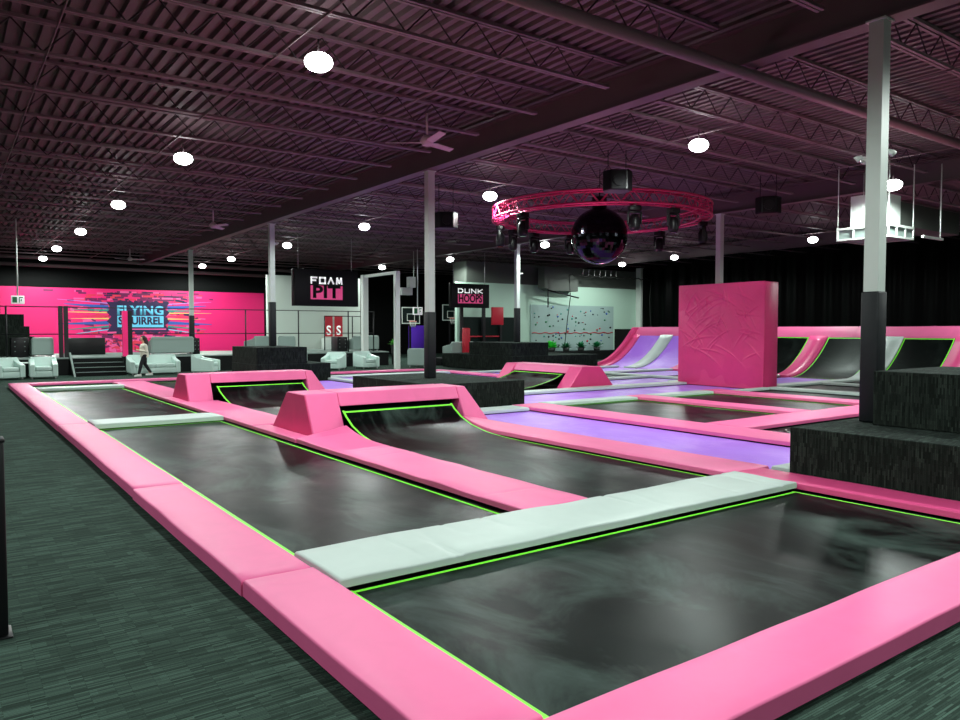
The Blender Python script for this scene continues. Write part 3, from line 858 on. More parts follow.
# armchairs and sofas
def seat_set(name, label, cat, w, d=0.84, h=0.74, mat=None, backmat=None):
    mat = mat or M['sofa']; backmat = backmat or mat
    t = thing(name, label, cat)
    MB().rbox(-w / 2 + 0.02, w / 2 - 0.02, -d / 2 + 0.04, d / 2 - 0.02, 0.07, 0.27, 0.02).build('base', mat, t)
    n = 1 if w < 1.2 else 2 if w < 1.9 else 3
    iw = w - 0.36
    for k in range(n):
        a = -iw / 2 + iw * k / n
        MB().rbox(a + 0.004, a + iw / n - 0.004, -d / 2 + 0.02, d / 2 - 0.2, 0.275, 0.42, 0.035, 3).build('seat_cushion', mat, t)
    m = MB().prism([(d / 2 - 0.22, 0.28), (d / 2 - 0.12, h), (d / 2, h - 0.02), (d / 2, 0.08), (d / 2 - 0.15, 0.08)], 'x', -w / 2 + 0.03, w / 2 - 0.03)
    o = m.build('backrest', backmat, t); bv = o.modifiers.new('soft', 'BEVEL'); bv.width = 0.03; bv.segments = 3
    for s in (-1, 1):
        a0, a1 = (-w / 2, -w / 2 + 0.17) if s < 0 else (w / 2 - 0.17, w / 2)
        m = MB().prism([(-d / 2, 0.08), (-d / 2, 0.50), (d / 2 - 0.25, 0.60), (d / 2 - 0.05, h - 0.04), (d / 2 - 0.01, h - 0.08), (d / 2 - 0.01, 0.08)], 'x', a0, a1)
        o = m.build('armrest', mat, t); bv = o.modifiers.new('soft', 'BEVEL'); bv.width = 0.03; bv.segments = 3
    for sx in (-1, 1):
        for sy in (-1, 1):
            MB().cyl((sx * (w / 2 - 0.08), sy * (d / 2 - 0.08), 0), 0.025, 0.075, 8).build('leg', M['lampbody'], t)
    return t
AG = 'pale armchairs on the floor'
arm = seat_set('armchair', '', 'armchair', 0.84)
ac = [(1.70, 29.5, 0.2, 'pale mint armchair at the far left, left of the small black table'),
      (2.74, 29.5, -0.05, 'pale mint armchair between the small black table and the stairs'),
      (13.15, 28.7, -0.75, 'pale mint armchair turned sideways under the foam pit sign'),
      (14.75, 28.9, 0.1, 'pale mint armchair facing forward left of the white portal post'),
      (8.15, 29.4, 0.95, 'pale mint armchair right of the sofa, partly behind the black carpet platform'),
      (11.75, 29.3, -0.5, 'pale mint armchair mostly hidden by the two-step platform under the foam pit sign')]
for i, (x, y, r, lab) in enumerate(ac): place(arm, i > 0, (x, y, 0), r, lab, AG)
t = seat_set('sofa', 'pale mint sofa on the floor behind the walking person', 'sofa', 1.74); t.location = (6.34, 29.75, 0)
# backs on the platform
t = seat_set('sofa', 'grey-backed armchair standing on the platform left of the stairs', 'sofa', 0.72, mat=M['sofaback']); t.location = (2.97, 32.4, 0.655); t.rotation_euler = (0, 0, pi)
t = seat_set('sofa', 'long grey sofa seen from behind on the platform before the mural', 'sofa', 1.66, mat=M['sofaback']); t.location = (7.58, 32.4, 0.655); t.rotation_euler = (0, 0, pi)
t = seat_set('sofa', 'grey sofa seen from behind on the platform under the red posters', 'sofa', 1.36, mat=M['sofaback']); t.location = (16.3, 32.3, 0.655); t.rotation_euler = (0, 0, pi)
pa = seat_set('lounge_chair', '', 'armchair', 0.76, mat=M['sofaback'])
place(pa, False, (11.25, 32.6, 0.655), pi + 0.3, 'grey lounge chair on the platform left of the padded column', 'grey lounge chairs on the platform')
place(pa, True, (12.65, 32.6, 0.655), pi - 0.4, 'grey lounge chair on the platform right of the padded column', 'grey lounge chairs on the platform')
t = seat_set('sofa', 'grey sofa seen from behind left of the dark hoops fence', 'sofa', 1.3, mat=M['sofaback']); t.location = (20.1, 29.7, 0.36); t.rotation_euler = (0, 0, pi)
tag(MB().rbox(18.6, 21.0, 28.9, 30.2, 0, 0.35, 0.02).build('low_stage', M['platform']), 'low black stage under the grey sofa near the hoops', 'platform')
pa2 = copy_tree(pa); pa2.location = (17.3, 28.6, 0); pa2.rotation_euler = (0, 0, 2.2); pa2['label'] = 'grey lounge chair on the floor just right of the white portal post'
pa2.scale = (1.15, 1.15, 1.15)

# little tables
def side_table(x, y, label, top=None):
    t = thing('side_table', label, 'table', (x, y, 0), 0, 'small black side tables')
    MB().rbox(-0.16, 0.16, -0.16, 0.16, 0, 0.5, 0.01).build('base', M['plastic'], t)
    MB().rbox(-0.22, 0.22, -0.22, 0.22, 0.502, 0.54, 0.01).build('table_top', top or M['plastic'], t)
side_table(2.24, 30.3, 'small black side table between the two left armchairs', M['white'])
side_table(13.95, 29.6, 'small black side table between the armchairs under the foam pit sign')

# black speaker cabinets and boxes on the platform
def cabinet(x0, x1, y0, y1, z0, z1, label, knobs=True):
    t = thing('black_cabinet', label, 'cabinet', ((x0 + x1) / 2, (y0 + y1) / 2, z0))
    w, d, h = (x1 - x0) / 2, (y1 - y0) / 2, z1 - z0
    MB().rbox(-w, w, -d, d, 0, h, 0.02).build('body', M['plastic'], t)
    if knobs:
        for i in (-1, 1):
            for j in (0.3, 0.55, 0.8):
                MB().sphere((i * w * 0.55, -d - 0.004, h * j), 0.02, 8, 6).build('stud', M['nosing'], t)
cabinet(1.98, 2.55, 32.3, 32.9, 0.655, 1.37, 'black studded cabinet on the platform behind the left armchairs')
cabinet(8.45, 8.7, 32.2, 32.9, 0.655, 1.32, 'black cabinet on the platform at the right end of the long sofa')
cabinet(14.9, 15.42, 32.1, 32.8, 0.655, 1.33, 'black cabinet on the platform left of the sofa under the posters')
cabinet(4.0, 5.4, 34.0, 34.6, 0.655, 1.34, 'long black counter on the platform above the stairs', False)
# carpet tiers far left on the platform
t = thing('carpeted_tiers', 'dark carpeted tiers stacked on the platform at the far left', 'platform', (0.6, 34.3, 0.655))
MB().box(-2.2, 2.25, -0.6, 1.2, 0, 0.75).build('lower_tier', M['blockcarpet'], t)
MB().box(-2.2, 2.1, -0.55, 1.2, 0.752, 1.15).build('middle_tier', M['blockcarpet'], t)
MB().box(-2.2, 1.95, -0.2, 1.2, 1.152, 1.62).build('upper_tier', M['blockcarpet'], t)
# red poster pair
for i, (x, lab) in enumerate([(16.43, 'left red wall poster with a white letter S'), (17.0, 'right red wall poster with a white letter S')]):
    t = thing('poster', lab, 'poster', (x, 36.97, 1.3), 0, 'pair of red posters')
    MB().box(0, 0.46, -0.02, 0, 0, 1.1).build('hanging_panel', M['red'], t)
    text_mesh('S', 0.26, 0.5, M['signwhite'], 'lettering', t, (0.1, -0.022, 0.08))
tag(MB().rbox(16.2, 17.6, 36.5, 36.9, 0.0, 1.2, 0.02).build('white_cupboard', M['white']), 'white cupboard under the red posters by the pale wall', 'cupboard')

# ------------------------------------------------------------------ mural
MY = 44.18
t = thing('wall_mural', 'hot pink wall mural of a bursting brick wall with blue lettering and coloured rays', 'mural', (9.0, MY, 0.3))
Z0 = -0.29; t['kind'] = 'thing'
def poly(m, pts, y, mi=0):
    m.add([(p[0], y, p[1]) for p in pts], [list(range(len(pts)))], mi)
rm = random.Random(11)
# loose bricks around the burst
mats = [M['brickdark'], M['brickred'], M['brickpink'], M['navy'], M['mural']]
m = MB().box(-6.7, 6.72, -0.02, 0, Z0, 3.55, 4)
for k in range(420):
    a = rm.uniform(0, 2 * pi)
    rx, rz = rm.uniform(1.1, 3.9), rm.uniform(0.75, 1.6)
    x = -0.3 + rx * cos(a); z = 2.0 + rz * sin(a)
    x = round(x / 0.22) * 0.22 + (0.11 if int(z / 0.11) % 2 else 0); z = round(z / 0.11) * 0.11
    if not (0.1 < z < 3.4): continue
    w, h = rm.uniform(0.15, 0.6), rm.uniform(0.08, 0.17)
    if z < 2.9 and abs(x + 0.3) > 1.9 and rm.random() < 0.75: continue
    s = rm.uniform(-0.05, 0.05)
    poly(m, [(x - w / 2, z - h / 2 + s), (x + w / 2, z - h / 2 - s), (x + w / 2, z + h / 2 - s), (x - w / 2, z + h / 2 + s)], -0.0215 - 0.00002 * k, rm.choice([0, 0, 1, 1, 2, 3, 4]))
for k in range(150):   # fallen bricks above the lettering
    x = rm.gauss(-0.3, 1.5); z = rm.uniform(2.85, 3.42)
    x = round(x / 0.2) * 0.2; z = round(z / 0.1) * 0.1
    w, h = rm.uniform(0.2, 0.6), rm.uniform(0.07, 0.12)
    poly(m, [(x - w / 2, z - h / 2), (x + w / 2, z - h / 2), (x + w / 2, z + h / 2), (x - w / 2, z + h / 2)], -0.0310 - 0.00001 * k, rm.choice([0, 0, 0, 1, 3, 4, 2]))
for k in range(90):   # rubble below
    x = rm.uniform(-2.6, 2.6); z = rm.uniform(0.25, 0.95)
    w, h = rm.uniform(0.15, 0.4), rm.uniform(0.1, 0.24); s = rm.uniform(-0.08, 0.08)
    poly(m, [(x - w / 2, z - h / 2 + s), (x + w / 2, z - h / 2 - s), (x + w / 2 - s, z + h / 2), (x - w / 2, z + h / 2 + s)], -0.027 - 0.00002 * k, rm.choice([0, 1, 1, 2, 2, 3]))
m.build('painted_panel', mats, t)
# rays
rays = [(2.78, 2.95, 0.035, 'lilac'), (2.58, 2.72, 0.10, 'blue'), (2.40, 2.44, 0.06, 'teal'), (2.28, 2.3, 0.03, 'yellow'), (2.10, 2.08, 0.05, 'brickred'), (1.96, 1.95, 0.035, 'yellow'), (1.74, 1.66, 0.10, 'blue'), (1.54, 1.36, 0.05, 'teal'), (1.38, 1.12, 0.03, 'cyan')]
for sd in (-1, 1):
    for i, (za, zb, w, mi) in enumerate(rays):
        xa = -0.3 + sd * 1.5; xb = -0.3 + sd * (3.9 - 0.3 * (i % 3))
        m = MB()
        poly(m, [(xa, za - w), (xa, za + w), (xb, zb + w * 0.2), (xb, zb - w * 0.2)], -0.0330 - 0.0002 * i)
        m.build('ray', M[mi], t)
# navy splash
pts = []
for k in range(40):
    a = 2 * pi * k / 40
    j = 1.0 if k % 2 else 0.86
    c_, s_ = cos(a), sin(a)
    e = 1 / max(abs(c_) / 1.6, abs(s_) / 0.92)
    e = min(e, 1.85)
    pts.append((-0.3 + c_ * e * j, 2.06 + s_ * e * j))
m = MB(); poly(m, pts, -0.0365); m.build('splash', M['navy'], t)
m = MB().box(-1.38, 0.98, -0.038, -0.037, 1.5, 2.12); m.build('letter_band', M['cyan'], t)
text_mesh('FLYING', 2.36, 0.52, M['cyan'], 'lettering', t, (-1.38, -0.0372, 2.16), bold=0.035, space=1.05)
text_mesh('SQUIRREL', 2.26, 0.52, M['navy'], 'lettering', t, (-1.33, -0.0385, 1.56), bold=0.035)
MB().box(-1.2, 1.1, -0.038, -0.037, 1.36, 1.42).build('underline', M['brickpink'], t)

# ------------------------------------------------------------------ hanging signs
GLYPH = {'F': [[(0, 0), (0, 1), (1, 1)], [(0, .5), (.8, .5)]], 'O': [[(0, 0), (1, 0), (1, 1), (0, 1), (0, 0)]], 'A': [[(0, 0), (.5, 1), (1, 0)]], 'M': [[(0, 0), (.12, 1), (.5, .15), (.88, 1), (1, 0)]],
         'D': [[(0, 0), (.7, 0), (1, .3), (1, .7), (.7, 1), (0, 1), (0, 0)]], 'U': [[(0, 1), (0, 0), (1, 0), (1, 1)]], 'N': [[(0, 0), (0, 1), (1, 0), (1, 1)]], 'K': [[(0, 0), (0, 1)], [(1, 1), (.15, .5), (1, 0)]]}
def block_text(txt, w, h, mat, parent, loc):
    n = len(txt); gap = w * 0.05; cw = (w - gap * (n - 1)) / n; th = h * 0.24
    m = MB()
    for i, ch in enumerate(txt):
        ox = i * (cw + gap)
        for ln in GLYPH[ch]:
            P = [Vector((ox + th / 2 + p[0] * (cw - th), th / 2 + p[1] * (h - th))) for p in ln]
            for a, b in zip(P[:-1], P[1:]):
                d = (b - a).normalized(); q = Vector((-d.y, d.x)) * th / 2; e = d * th * 0.42
                c4 = [a - e + q, b + e + q, b + e - q, a - e - q]
                m.add([(p.x, 0, p.y) for p in c4] + [(p.x, -0.006, p.y) for p in c4], [(0, 1, 2, 3), (7, 6, 5, 4), (0, 4, 5, 1), (1, 5, 6, 2), (2, 6, 7, 3), (3, 7, 4, 0)])
    o = m.build('lettering', mat, parent); o.location = loc
    return o
def box_sign(x, y, z, w, h, d, top, bottom, label, tw, fw, off=0.14):
    t = thing('hanging_sign', label, 'sign', (x, y, z), 0, 'black hanging box signs')
    MB().rbox(0, w, 0, d, 0, h, 0.01).build('box', M['signblack'], t)
    u = MB()
    bx0, bx1 = w * off, w * off + tw
    bz0 = h * 0.18
    bh = h * 0.38
    MB().box(bx0, bx1, -0.012, -0.002, bz0, bz0 + bh).build('pink_panel', M['signpink'], t)
    block_text(top, tw, h * 0.2, M['signwhite'], t, (bx0, -0.004, bz0 + bh + h * 0.04))
    text_mesh(bottom, tw * fw, bh * 0.9, M['signblack'], 'lettering', t, (bx0 + tw * (1 - fw) / 2, -0.014, bz0 + bh * 0.1), bold=0.03)
    for px in (w * 0.08, w * 0.92):
        MB().tube([(px, d / 2, h), (px, d / 2, CH + 0.05 - z)], 0.012, 6).build('hanging_rod', M['lampbody'], t)
box_sign(11.2, 28.0, 2.62, 2.75, 1.46, 0.34, 'FOAM', 'PIT', 'large black hanging sign reading FOAM PIT in white and pink', 1.38, 0.86, 0.24)
box_sign(19.45, 29.3, 2.72, 2.2, 1.14, 0.26, 'DUNK', 'HOOPS', 'smaller black hanging sign reading DUNK HOOPS in white and pink', 1.45, 0.94, 0.16)

# exit signs
def exit_sign(x, y, z, w, label, pole=True):
    t = thing('exit_sign', label, 'sign', (x, y, z), 0, 'white pictogram exit signs')
    h = w * 0.72
    MB().rbox(-w / 2, w / 2, -0.04, 0.04, 0, h, 0.01).build('panel', M['signwhite'], t)
    m = MB()
    m.box(-w * 0.42, -w * 0.06, -0.046, -0.042, h * 0.15, h * 0.85)
    m.box(w * 0.08, w * 0.14, -0.046, -0.042, h * 0.15, h * 0.85)
    m.box(w * 0.14, w * 0.4, -0.046, -0.042, h * 0.72, h * 0.85)
    m.add([(w * 0.18, -0.045, h * 0.45), (w * 0.3, -0.045, h * 0.62), (w * 0.3, -0.045, h * 0.28)], [(0, 1, 2)])
    m.build('pictogram', M['exitgreen'], t)
    if pole: MB().tube([(0, 0, h), (0, 0, CH - z + 0.05)], 0.025, 8).build('hanging_pole', M['white'], t)
exit_sign(2.05, 29.6, 2.55, 0.38, 'small white exit sign hanging from a thin pole before the mural')
exit_sign(18.0, 30.0, 2.36, 0.5, 'small white exit sign hanging near the basketball hoops')

# ------------------------------------------------------------------ hoops area
def hoop(x, y, z, w, h, label):
    t = thing('basketball_hoop', label, 'hoop', (x, y, z), 0, 'basketball hoops in the dark area')
    m = MB().box(-w / 2, w / 2, 0, 0.04, 0, h); m.build('backboard', M['net'], t)
    f = 0.05; m = MB()
    for (a, b, c, d) in ((-w / 2, w / 2, 0, f), (-w / 2, w / 2, h - f, h), (-w / 2, -w / 2 + f, f, h - f), (w / 2 - f, w / 2, f, h - f)):
        m.box(a, b, -0.01, -0.001, c, d)
    for (a, b, c, d) in ((-0.26, 0.26, 0.16, 0.2), (-0.26, 0.26, 0.54, 0.58), (-0.26, -0.22, 0.2, 0.54), (0.22, 0.26, 0.2, 0.54)):
        m.box(a, b, -0.01, -0.001, c, d)
    m.build('white_lines', M['white'], t)
    MB().tube([(0.2 * cos(a * pi / 8), -0.24 + 0.2 * sin(a * pi / 8), 0.14) for a in range(16)], 0.014, 6, closed=True).build('rim', M['orange'], t)
    m = MB()
    for k in range(10):
        a = 2 * pi * k / 10; b = a + 0.35
        m.tube([(0.2 * cos(a), -0.24 + 0.2 * sin(a), 0.13), (0.12 * cos(b), -0.24 + 0.12 * sin(b), -0.2)], 0.012, 4)
    m.build('hoop_net', M['white'], t)
    m = MB().box(-0.05, 0.05, 0.05, 0.15, -z, h * 0.6).box(-0.2, 0.2, 0.04, 0.06, 0.2, 0.5); m.build('stand', M['blackmetal'], t)
hoop(21.75, 37.0, 2.0, 1.2, 0.95, 'white-lined basketball hoop nearer the white portal post')
hoop(24.5, 37.0, 2.2, 1.2, 0.95, 'white-lined basketball hoop below the hoops sign')
tag(MB().rbox(22.1, 23.1, 37.6, 37.9, 0.0, 1.9, 0.04).build('violet_pad', M['violet']), 'violet padded panel behind the exit sign near the hoops', 'padded panel')
t = thing('dark_fence', 'dark mesh fence panel with tall posts below the hoops sign', 'fence', (22.0, 30.05, 0))
MB().box(-1.1, 2.35, 0.4, 0.44, 0.6, 2.3).build('panel', M['net'], t)
for px in (-1.3, 0.05, 1.1):
    MB().box(px - 0.07, px + 0.07, 0.2, 0.34, 0, 2.75 if px < 1 else 2.45).build('post', M['blackmetal'], t)
MB().box(-1.2, 1.1, 0.24, 0.3, 1.3, 1.36).build('rail', M['red'], t)
tag(MB().rbox(22.95, 23.6, 29.2, 29.6, 0, 1.05, 0.03).build('white_bin', M['white']), 'white box at the foot of the column beside the climbing wall', 'box')
tag(MB().rbox(21.35, 22.0, 28.6, 28.75, 1.9, 2.75, 0.02).build('notice_sign', M['red']), 'dark red notice board beside the padded column foot', 'board')
# red person-like cut sign is left plain: built as a red block
tag(MB().rbox(19.95, 20.25, 28.9, 29.2, 0.36, 1.75, 0.05).build('red_cut_sign', M['red']), 'plain red block standing for a cut-out sign below the hoops sign', 'post')

# climbing wall
t = thing('climbing_wall', 'pale climbing wall dotted with small coloured holds', 'climbing wall', (25.4, 30.66, 0.5)); t['kind'] = 'thing'
MB().box(0, 6.2, -0.04, 0.02, 0, 2.5).build('board', M['climb'], t)
rc = random.Random(3)
hm = [M['plastic'], M['plastic'], M['teal'], M['blue'], M['red'], M['exitgreen'], M['plastic']]
for k in range(86):
    hx, hz = rc.uniform(0.15, 6.05), rc.uniform(0.15, 2.4)
    MB().sphere((hx, -0.055, hz), rc.uniform(0.03, 0.06), 8, 5, sc=(1.2, 0.6, 0.9)).build('hold', hm[k % 7], t)
MB().tube([(0.05 + 6.1 * i / 40, -0.06, 0.98 + 0.03 * sin(i * 1.3)) for i in range(41)], 0.022, 5).build('rope_line', M['red'], t)
def bush(name, x, y, z, r, n, mat, label, cat, sd, hp=0):
    q = random.Random(sd); t = thing(name, label, cat, (x, y, z))
    MB().cyl((0, 0, 0), r * 0.45, r * 0.5 + hp, 12, r2=r * 0.55).build('pot', M['pot'], t)
    m = MB()
    for k in range(n):
        a = q.uniform(0, 2 * pi); e = q.uniform(0.1, 1.3); L_ = r * q.uniform(0.7, 1.3)
        d = Vector((cos(a) * cos(e), sin(a) * cos(e), sin(e)))
        s = d.cross(Vector((0, 0, 1))).normalized() * L_ * 0.2
        b = Vector((0, 0, r * 0.5 + hp)); c_ = b + d * L_ * 0.5; e_ = b + d * L_ - Vector((0, 0, L_ * 0.15))
        m.add([b, c_ + s, e_, c_ - s], [(0, 1, 2, 3)])
    m.build('leaves', mat, t)
bush('potted_plant', 26.2, 29.9, 0.505, 0.42, 60, M['brightleaf'], 'bright green leafy plant at the left foot of the climbing wall', 'plant', 5)
bush('potted_plant', 17.55, 31.4, 0, 0.3, 50, M['leaf'], 'small green plant in a tall pot beside the white portal post', 'plant', 6, 0.8)
for i, (x, lab) in enumerate([(27.3, 'dark green plant at the foot of the climbing wall, left one'), (28.4, 'dark green plant at the foot of the climbing wall, middle one'), (29.6, 'dark green plant at the foot of the climbing wall, right one')]):
    bush('potted_plant', x, 29.95, 0.505, 0.36, 60, M['exitgreen'], lab, 'plant', 10 + i)
# net ropes by the climbing wall
t = thing('rope_net', 'thin black rope net lines hanging in front of the climbing wall', 'net', (29.5, 29.3, 0))
MB().tube([(-2.6 + 6.4 * i / 30, 0, 4.55 + 0.06 * sin(i * 2.1)) for i in range(31)], 0.025, 5).build('top_rope', M['rope'], t)
MB().tube([(-2.6, 0, 4.55), (-2.5, 0, 3.4), (-2.7, 0, 2.2), (-3.0, 0, 0.02)], 0.022, 5).build('side_rope', M['rope'], t)
MB().tube([(3.8, 0, 4.55), (3.7, 0, 3.4), (3.75, 0, 2.5), (3.85, 0, 1.7)], 0.022, 5).build('side_rope', M['rope'], t)
for k in range(7):
    MB().tube([(-1.6 + k * 0.42, 0, 4.6), (-1.55 + k * 0.42, 0.02, 4.9)], 0.02, 4).build('hook', M['white'], t)
t = thing('ceiling_duct', 'grey duct elbow coming down by the climbing wall', 'duct', (25.8, 30.0, 3.75)); t['kind'] = 'thing'
MB().prism([(0, 0.15), (0.4, 0.0), (2.4, 0.0), (2.4, 0.7), (1.4, 1.2), (0, 1.2)], 'y', 0, 0.55).build('duct_body', M['soffit'], t)
MB().box(0.2, 0.26, -0.03, -0.001, -0.9, 0.1).build('bracket', M['blackmetal'], t)
MB().tube([(0.2, -0.05, 0.0), (2.4, -0.05, -0.35)], 0.04, 6).build('brace', M['blackmetal'], t)

# ------------------------------------------------------------------ ceiling lights
def ceiling_light():
    t = thing('ceiling_light', '', 'ceiling light', group='round ceiling lights')
    MB().cyl((0, 0, 0.0), 0.15, 0.1, 24, r2=0.1).build('housing', M['web'], t)
    MB().sphere((0, 0, -0.01), 0.18, 20, 10, sc=(1, 1, 0.66)).build('lens', M['lens'], t)
    MB().tube([(0, 0, 0.1), (0, 0, 0.28)], 0.012, 6).build('stem', M['web'], t)
    return t
ORD = ['nearest', 'second', 'third', 'fourth', 'fifth', 'sixth', 'seventh']
pos = []
for k, y in enumerate([9.0, 15.6, 22.4, 29.3, 36.1, 41.5]):
    pos.append((3.95, y, f'round white ceiling light, {ORD[k]} in the row over the carpet side lane'))
for k, y in enumerate([8.92, 15.4, 22.4, 29.25, 36.5, 41.5]):
    pos.append((11.4, y, f'round white ceiling light, {ORD[k]} in the row right of the main girder'))
for k, (x, y) in enumerate([(16.3, 7.75), (19.75, 22.95), (20.1, 30.4), (19.7, 36.6)]):
    pos.append((x, y, f'round white ceiling light, {ORD[k]} in the row over the second column line'))
for k, (x, y) in enumerate([(26.9, 15.7), (28.2, 23.4), (29.0, 27.5)]):
    pos.append((x, y, f'round white ceiling light, {ORD[k]} in the row over the curved ramps'))
hidden = [(3.95, 2.2), (11.4, 2.2), (-3.6, 9), (-3.6, 2.2), (18.8, 1.5), (26.9, 8.9), (-3.6, 22.4), (3.95, -4.4), (11.4, -4.4)]  # unseen ceiling lamps added to brighten the near pads and the hall
for k, (x, y) in enumerate(hidden):
    pos.append((x, y, 'unseen round ceiling light added for fill'))
cl = ceiling_light()
for i, (x, y, lab) in enumerate(pos):
    dz = -0.36 if x == 16.3 else 0.0
    place(cl, i > 0, (x, y, 5.1 + dz), 0, lab)
    L = bpy.data.lights.new('lamp', 'SPOT')
    L.energy = 560 if y < 33 else 760
    L.color = (0.90, 1.0, 0.95)
    L.spot_size = radians(176); L.spot_blend = 0.3
    L.shadow_soft_size = 0.16
    lo = bpy.data.objects.new('lamp', L); COL.objects.link(lo)
    lo.location = (x, y, 4.95 + dz)

# unseen pink lamps added in mid-air to tint and brighten the roof
for (x, y, z, e, c) in [(11.6, 12.0, 2.4, 66, (1, 0.36, 0.58)), (16.8, 16.6, 2.4, 66, (1, 0.36, 0.6)), (4.5, 9.0, 2.6, 60, (1, 0.48, 0.52)), (13, 6, 2.6, 85, (1, 0.45, 0.55)), (21.5, 11, 2.6, 75, (1, 0.42, 0.58)), (14, 22, 2.6, 24, (1, 0.45, 0.58)), (24, 20, 2.6, 34, (1, 0.45, 0.6)), (4.5, 18.0, 2.6, 26, (1, 0.48, 0.52))]:
    L = bpy.data.lights.new('pink_fill', 'SPOT'); L.energy = e; L.color = c
    L.spot_size = radians(170); L.spot_blend = 0.8; L.shadow_soft_size = 0.3
    lo = bpy.data.objects.new('pink_fill', L); COL.objects.link(lo)
    lo.location = (x, y, z); lo.rotation_euler = (pi, 0, 0)

# ------------------------------------------------------------------ light ring and mirror ball
RC = Vector((14.28, 14.36, 0)); RR = 2.72; RZ = 4.60
t = thing('truss_ring', 'large round pink-lit truss ring hanging under the roof', 'truss', (RC.x, RC.y, RZ))
for (dr, dz) in ((-0.15, 0), (0.15, 0), (-0.15, 0.3), (0.15, 0.3)):
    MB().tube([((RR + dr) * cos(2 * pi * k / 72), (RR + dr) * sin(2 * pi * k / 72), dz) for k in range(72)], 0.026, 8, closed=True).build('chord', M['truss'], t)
m = MB()
for k in range(72):
    a, b = 2 * pi * k / 72, 2 * pi * (k + 1) / 72
    z0, z1 = (0, 0.3) if k % 2 else (0.3, 0)
    for dr in (-0.15, 0.15):
        m.tube([((RR + dr) * cos(a), (RR + dr) * sin(a), z0), ((RR + dr) * cos(b), (RR + dr) * sin(b), z1)], 0.012, 4, cap=False)
    d0, d1 = (-0.15, 0.15) if k % 2 else (0.15, -0.15)
    for z in (0, 0.3):
        m.tube([((RR + d0) * cos(a), (RR + d0) * sin(a), z), ((RR + d1) * cos(b), (RR + d1) * sin(b), z)], 0.012, 4, cap=False)
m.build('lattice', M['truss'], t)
for k in range(4):
    a = pi / 4 + k * pi / 2
    MB().tube([(RR * cos(a), RR * sin(a), 0.3), (RR * cos(a), RR * sin(a), CH - RZ + 0.02)], 0.01, 5).build('hanging_cable', M['blackmetal'], t)

def moving_head():
    t = thing('stage_light', '', 'stage light', group='moving stage lights on the ring')
    MB().rbox(-0.13, 0.13, -0.1, 0.1, -0.12, 0, 0.015).build('base', M['plastic'], t)
    m = MB().rbox(-0.16, 0.16, -0.04, 0.04, -0.17, -0.125, 0.01)
    m.rbox(-0.17, -0.135, -0.05, 0.05, -0.42, -0.13, 0.01).rbox(0.135, 0.17, -0.05, 0.05, -0.42, -0.13, 0.01)
    m.build('yoke', M['plastic'], t)
    h = MB().tube([(0, 0.0, -0.2), (0, 0, -0.3), (0, 0, -0.5), (0, 0, -0.56)], [0.08, 0.125, 0.125, 0.1], 16).build('lamp_head', M['plastic'], t)
    MB().cyl((0, 0, -0.575), 0.085, 0.014, 16).build('lens', M['mirror'], h)
    m = MB().box(-0.03, 0.03, -0.02, 0.02, 0.0, 0.03); m.build('hanging_clamp', M['lampbody'], t)
    return t
mh = moving_head()
sl = [(130, 'moving stage light at the left end of the ring, lit pale'), (110, 'moving stage light just right of the left end, on the far side of the ring'), (182, 'moving stage light on the near left curve of the ring'), (90, 'moving stage light on the far curve left of the mirror ball'), (64, 'moving stage light right behind the left edge of the mirror ball'), (242, 'moving stage light on the near curve right of the mirror ball'), (264, 'moving stage light on the near right curve with a bright lens'), (6, 'moving stage light on the far right curve of the ring'), (322, 'moving stage light at the right end of the ring beside the column top')]
for i, (a, lab) in enumerate(sl):
    place(mh, i > 0, (RC.x + RR * cos(radians(a)), RC.y + RR * sin(radians(a)), RZ - 0.06), radians(a + 90), lab)
t = thing('mirror_ball', 'big dark mirror ball hanging in the middle of the truss ring', 'mirror ball', (14.27, 14.37, 4.18))
m = MB().sphere((0, 0, 0), 0.75, 56, 30, smooth=False); m.build('ball', M['mirror'], t)
MB().cyl((0, 0, 0.72), 0.2, 0.3, 20).build('motor', M['plastic'], t)
MB().tube([(0, 0, 1.02), (0, 0, CH - 4.18 + 0.02)], 0.02, 6).build('hanging_rod', M['blackmetal'], t)

def speaker(x, y, z, rz, w, label):
    t = thing('loudspeaker', label, 'loudspeaker', (x, y, z), rz, 'black hanging loudspeakers')
    b = MB().prism([(-w * 0.5, -w * 0.12), (-w * 0.28, -w * 0.4), (w * 0.28, -w * 0.4), (w * 0.5, -w * 0.12), (w * 0.36, w * 0.36), (-w * 0.36, w * 0.36)], 'z', -w * 0.34, w * 0.34)
    o = b.build('cabinet', M['plastic'], t); bv = o.modifiers.new('soft', 'BEVEL'); bv.width = 0.03; bv.segments = 2
    MB().cyl((0, 0, 0), w * 0.2, 0.02, 20).build('cone', M['blackmetal'], t).matrix_local = Matrix.Translation((0, -w * 0.4, 0)) @ Matrix.Rotation(pi / 2, 4, 'X')
    m = MB()
    for s in (-1, 1): MB().tube([(s * w * 0.3, 0, w * 0.34), (s * w * 0.3, 0, CH - z + 0.03)], 0.01, 5).build('hanging_bracket', M['blackmetal'], t)
speaker(11.35, 10.93, 4.74, -0.6, 0.62, 'black loudspeaker hanging above the near side of the light ring')
speaker(16.13, 10.57, 4.65, -0.9, 0.6, 'black loudspeaker hanging right of the light ring')
speaker(10.4, 15.92, 4.44, -0.5, 0.6, 'black loudspeaker hanging beside the middle white column')

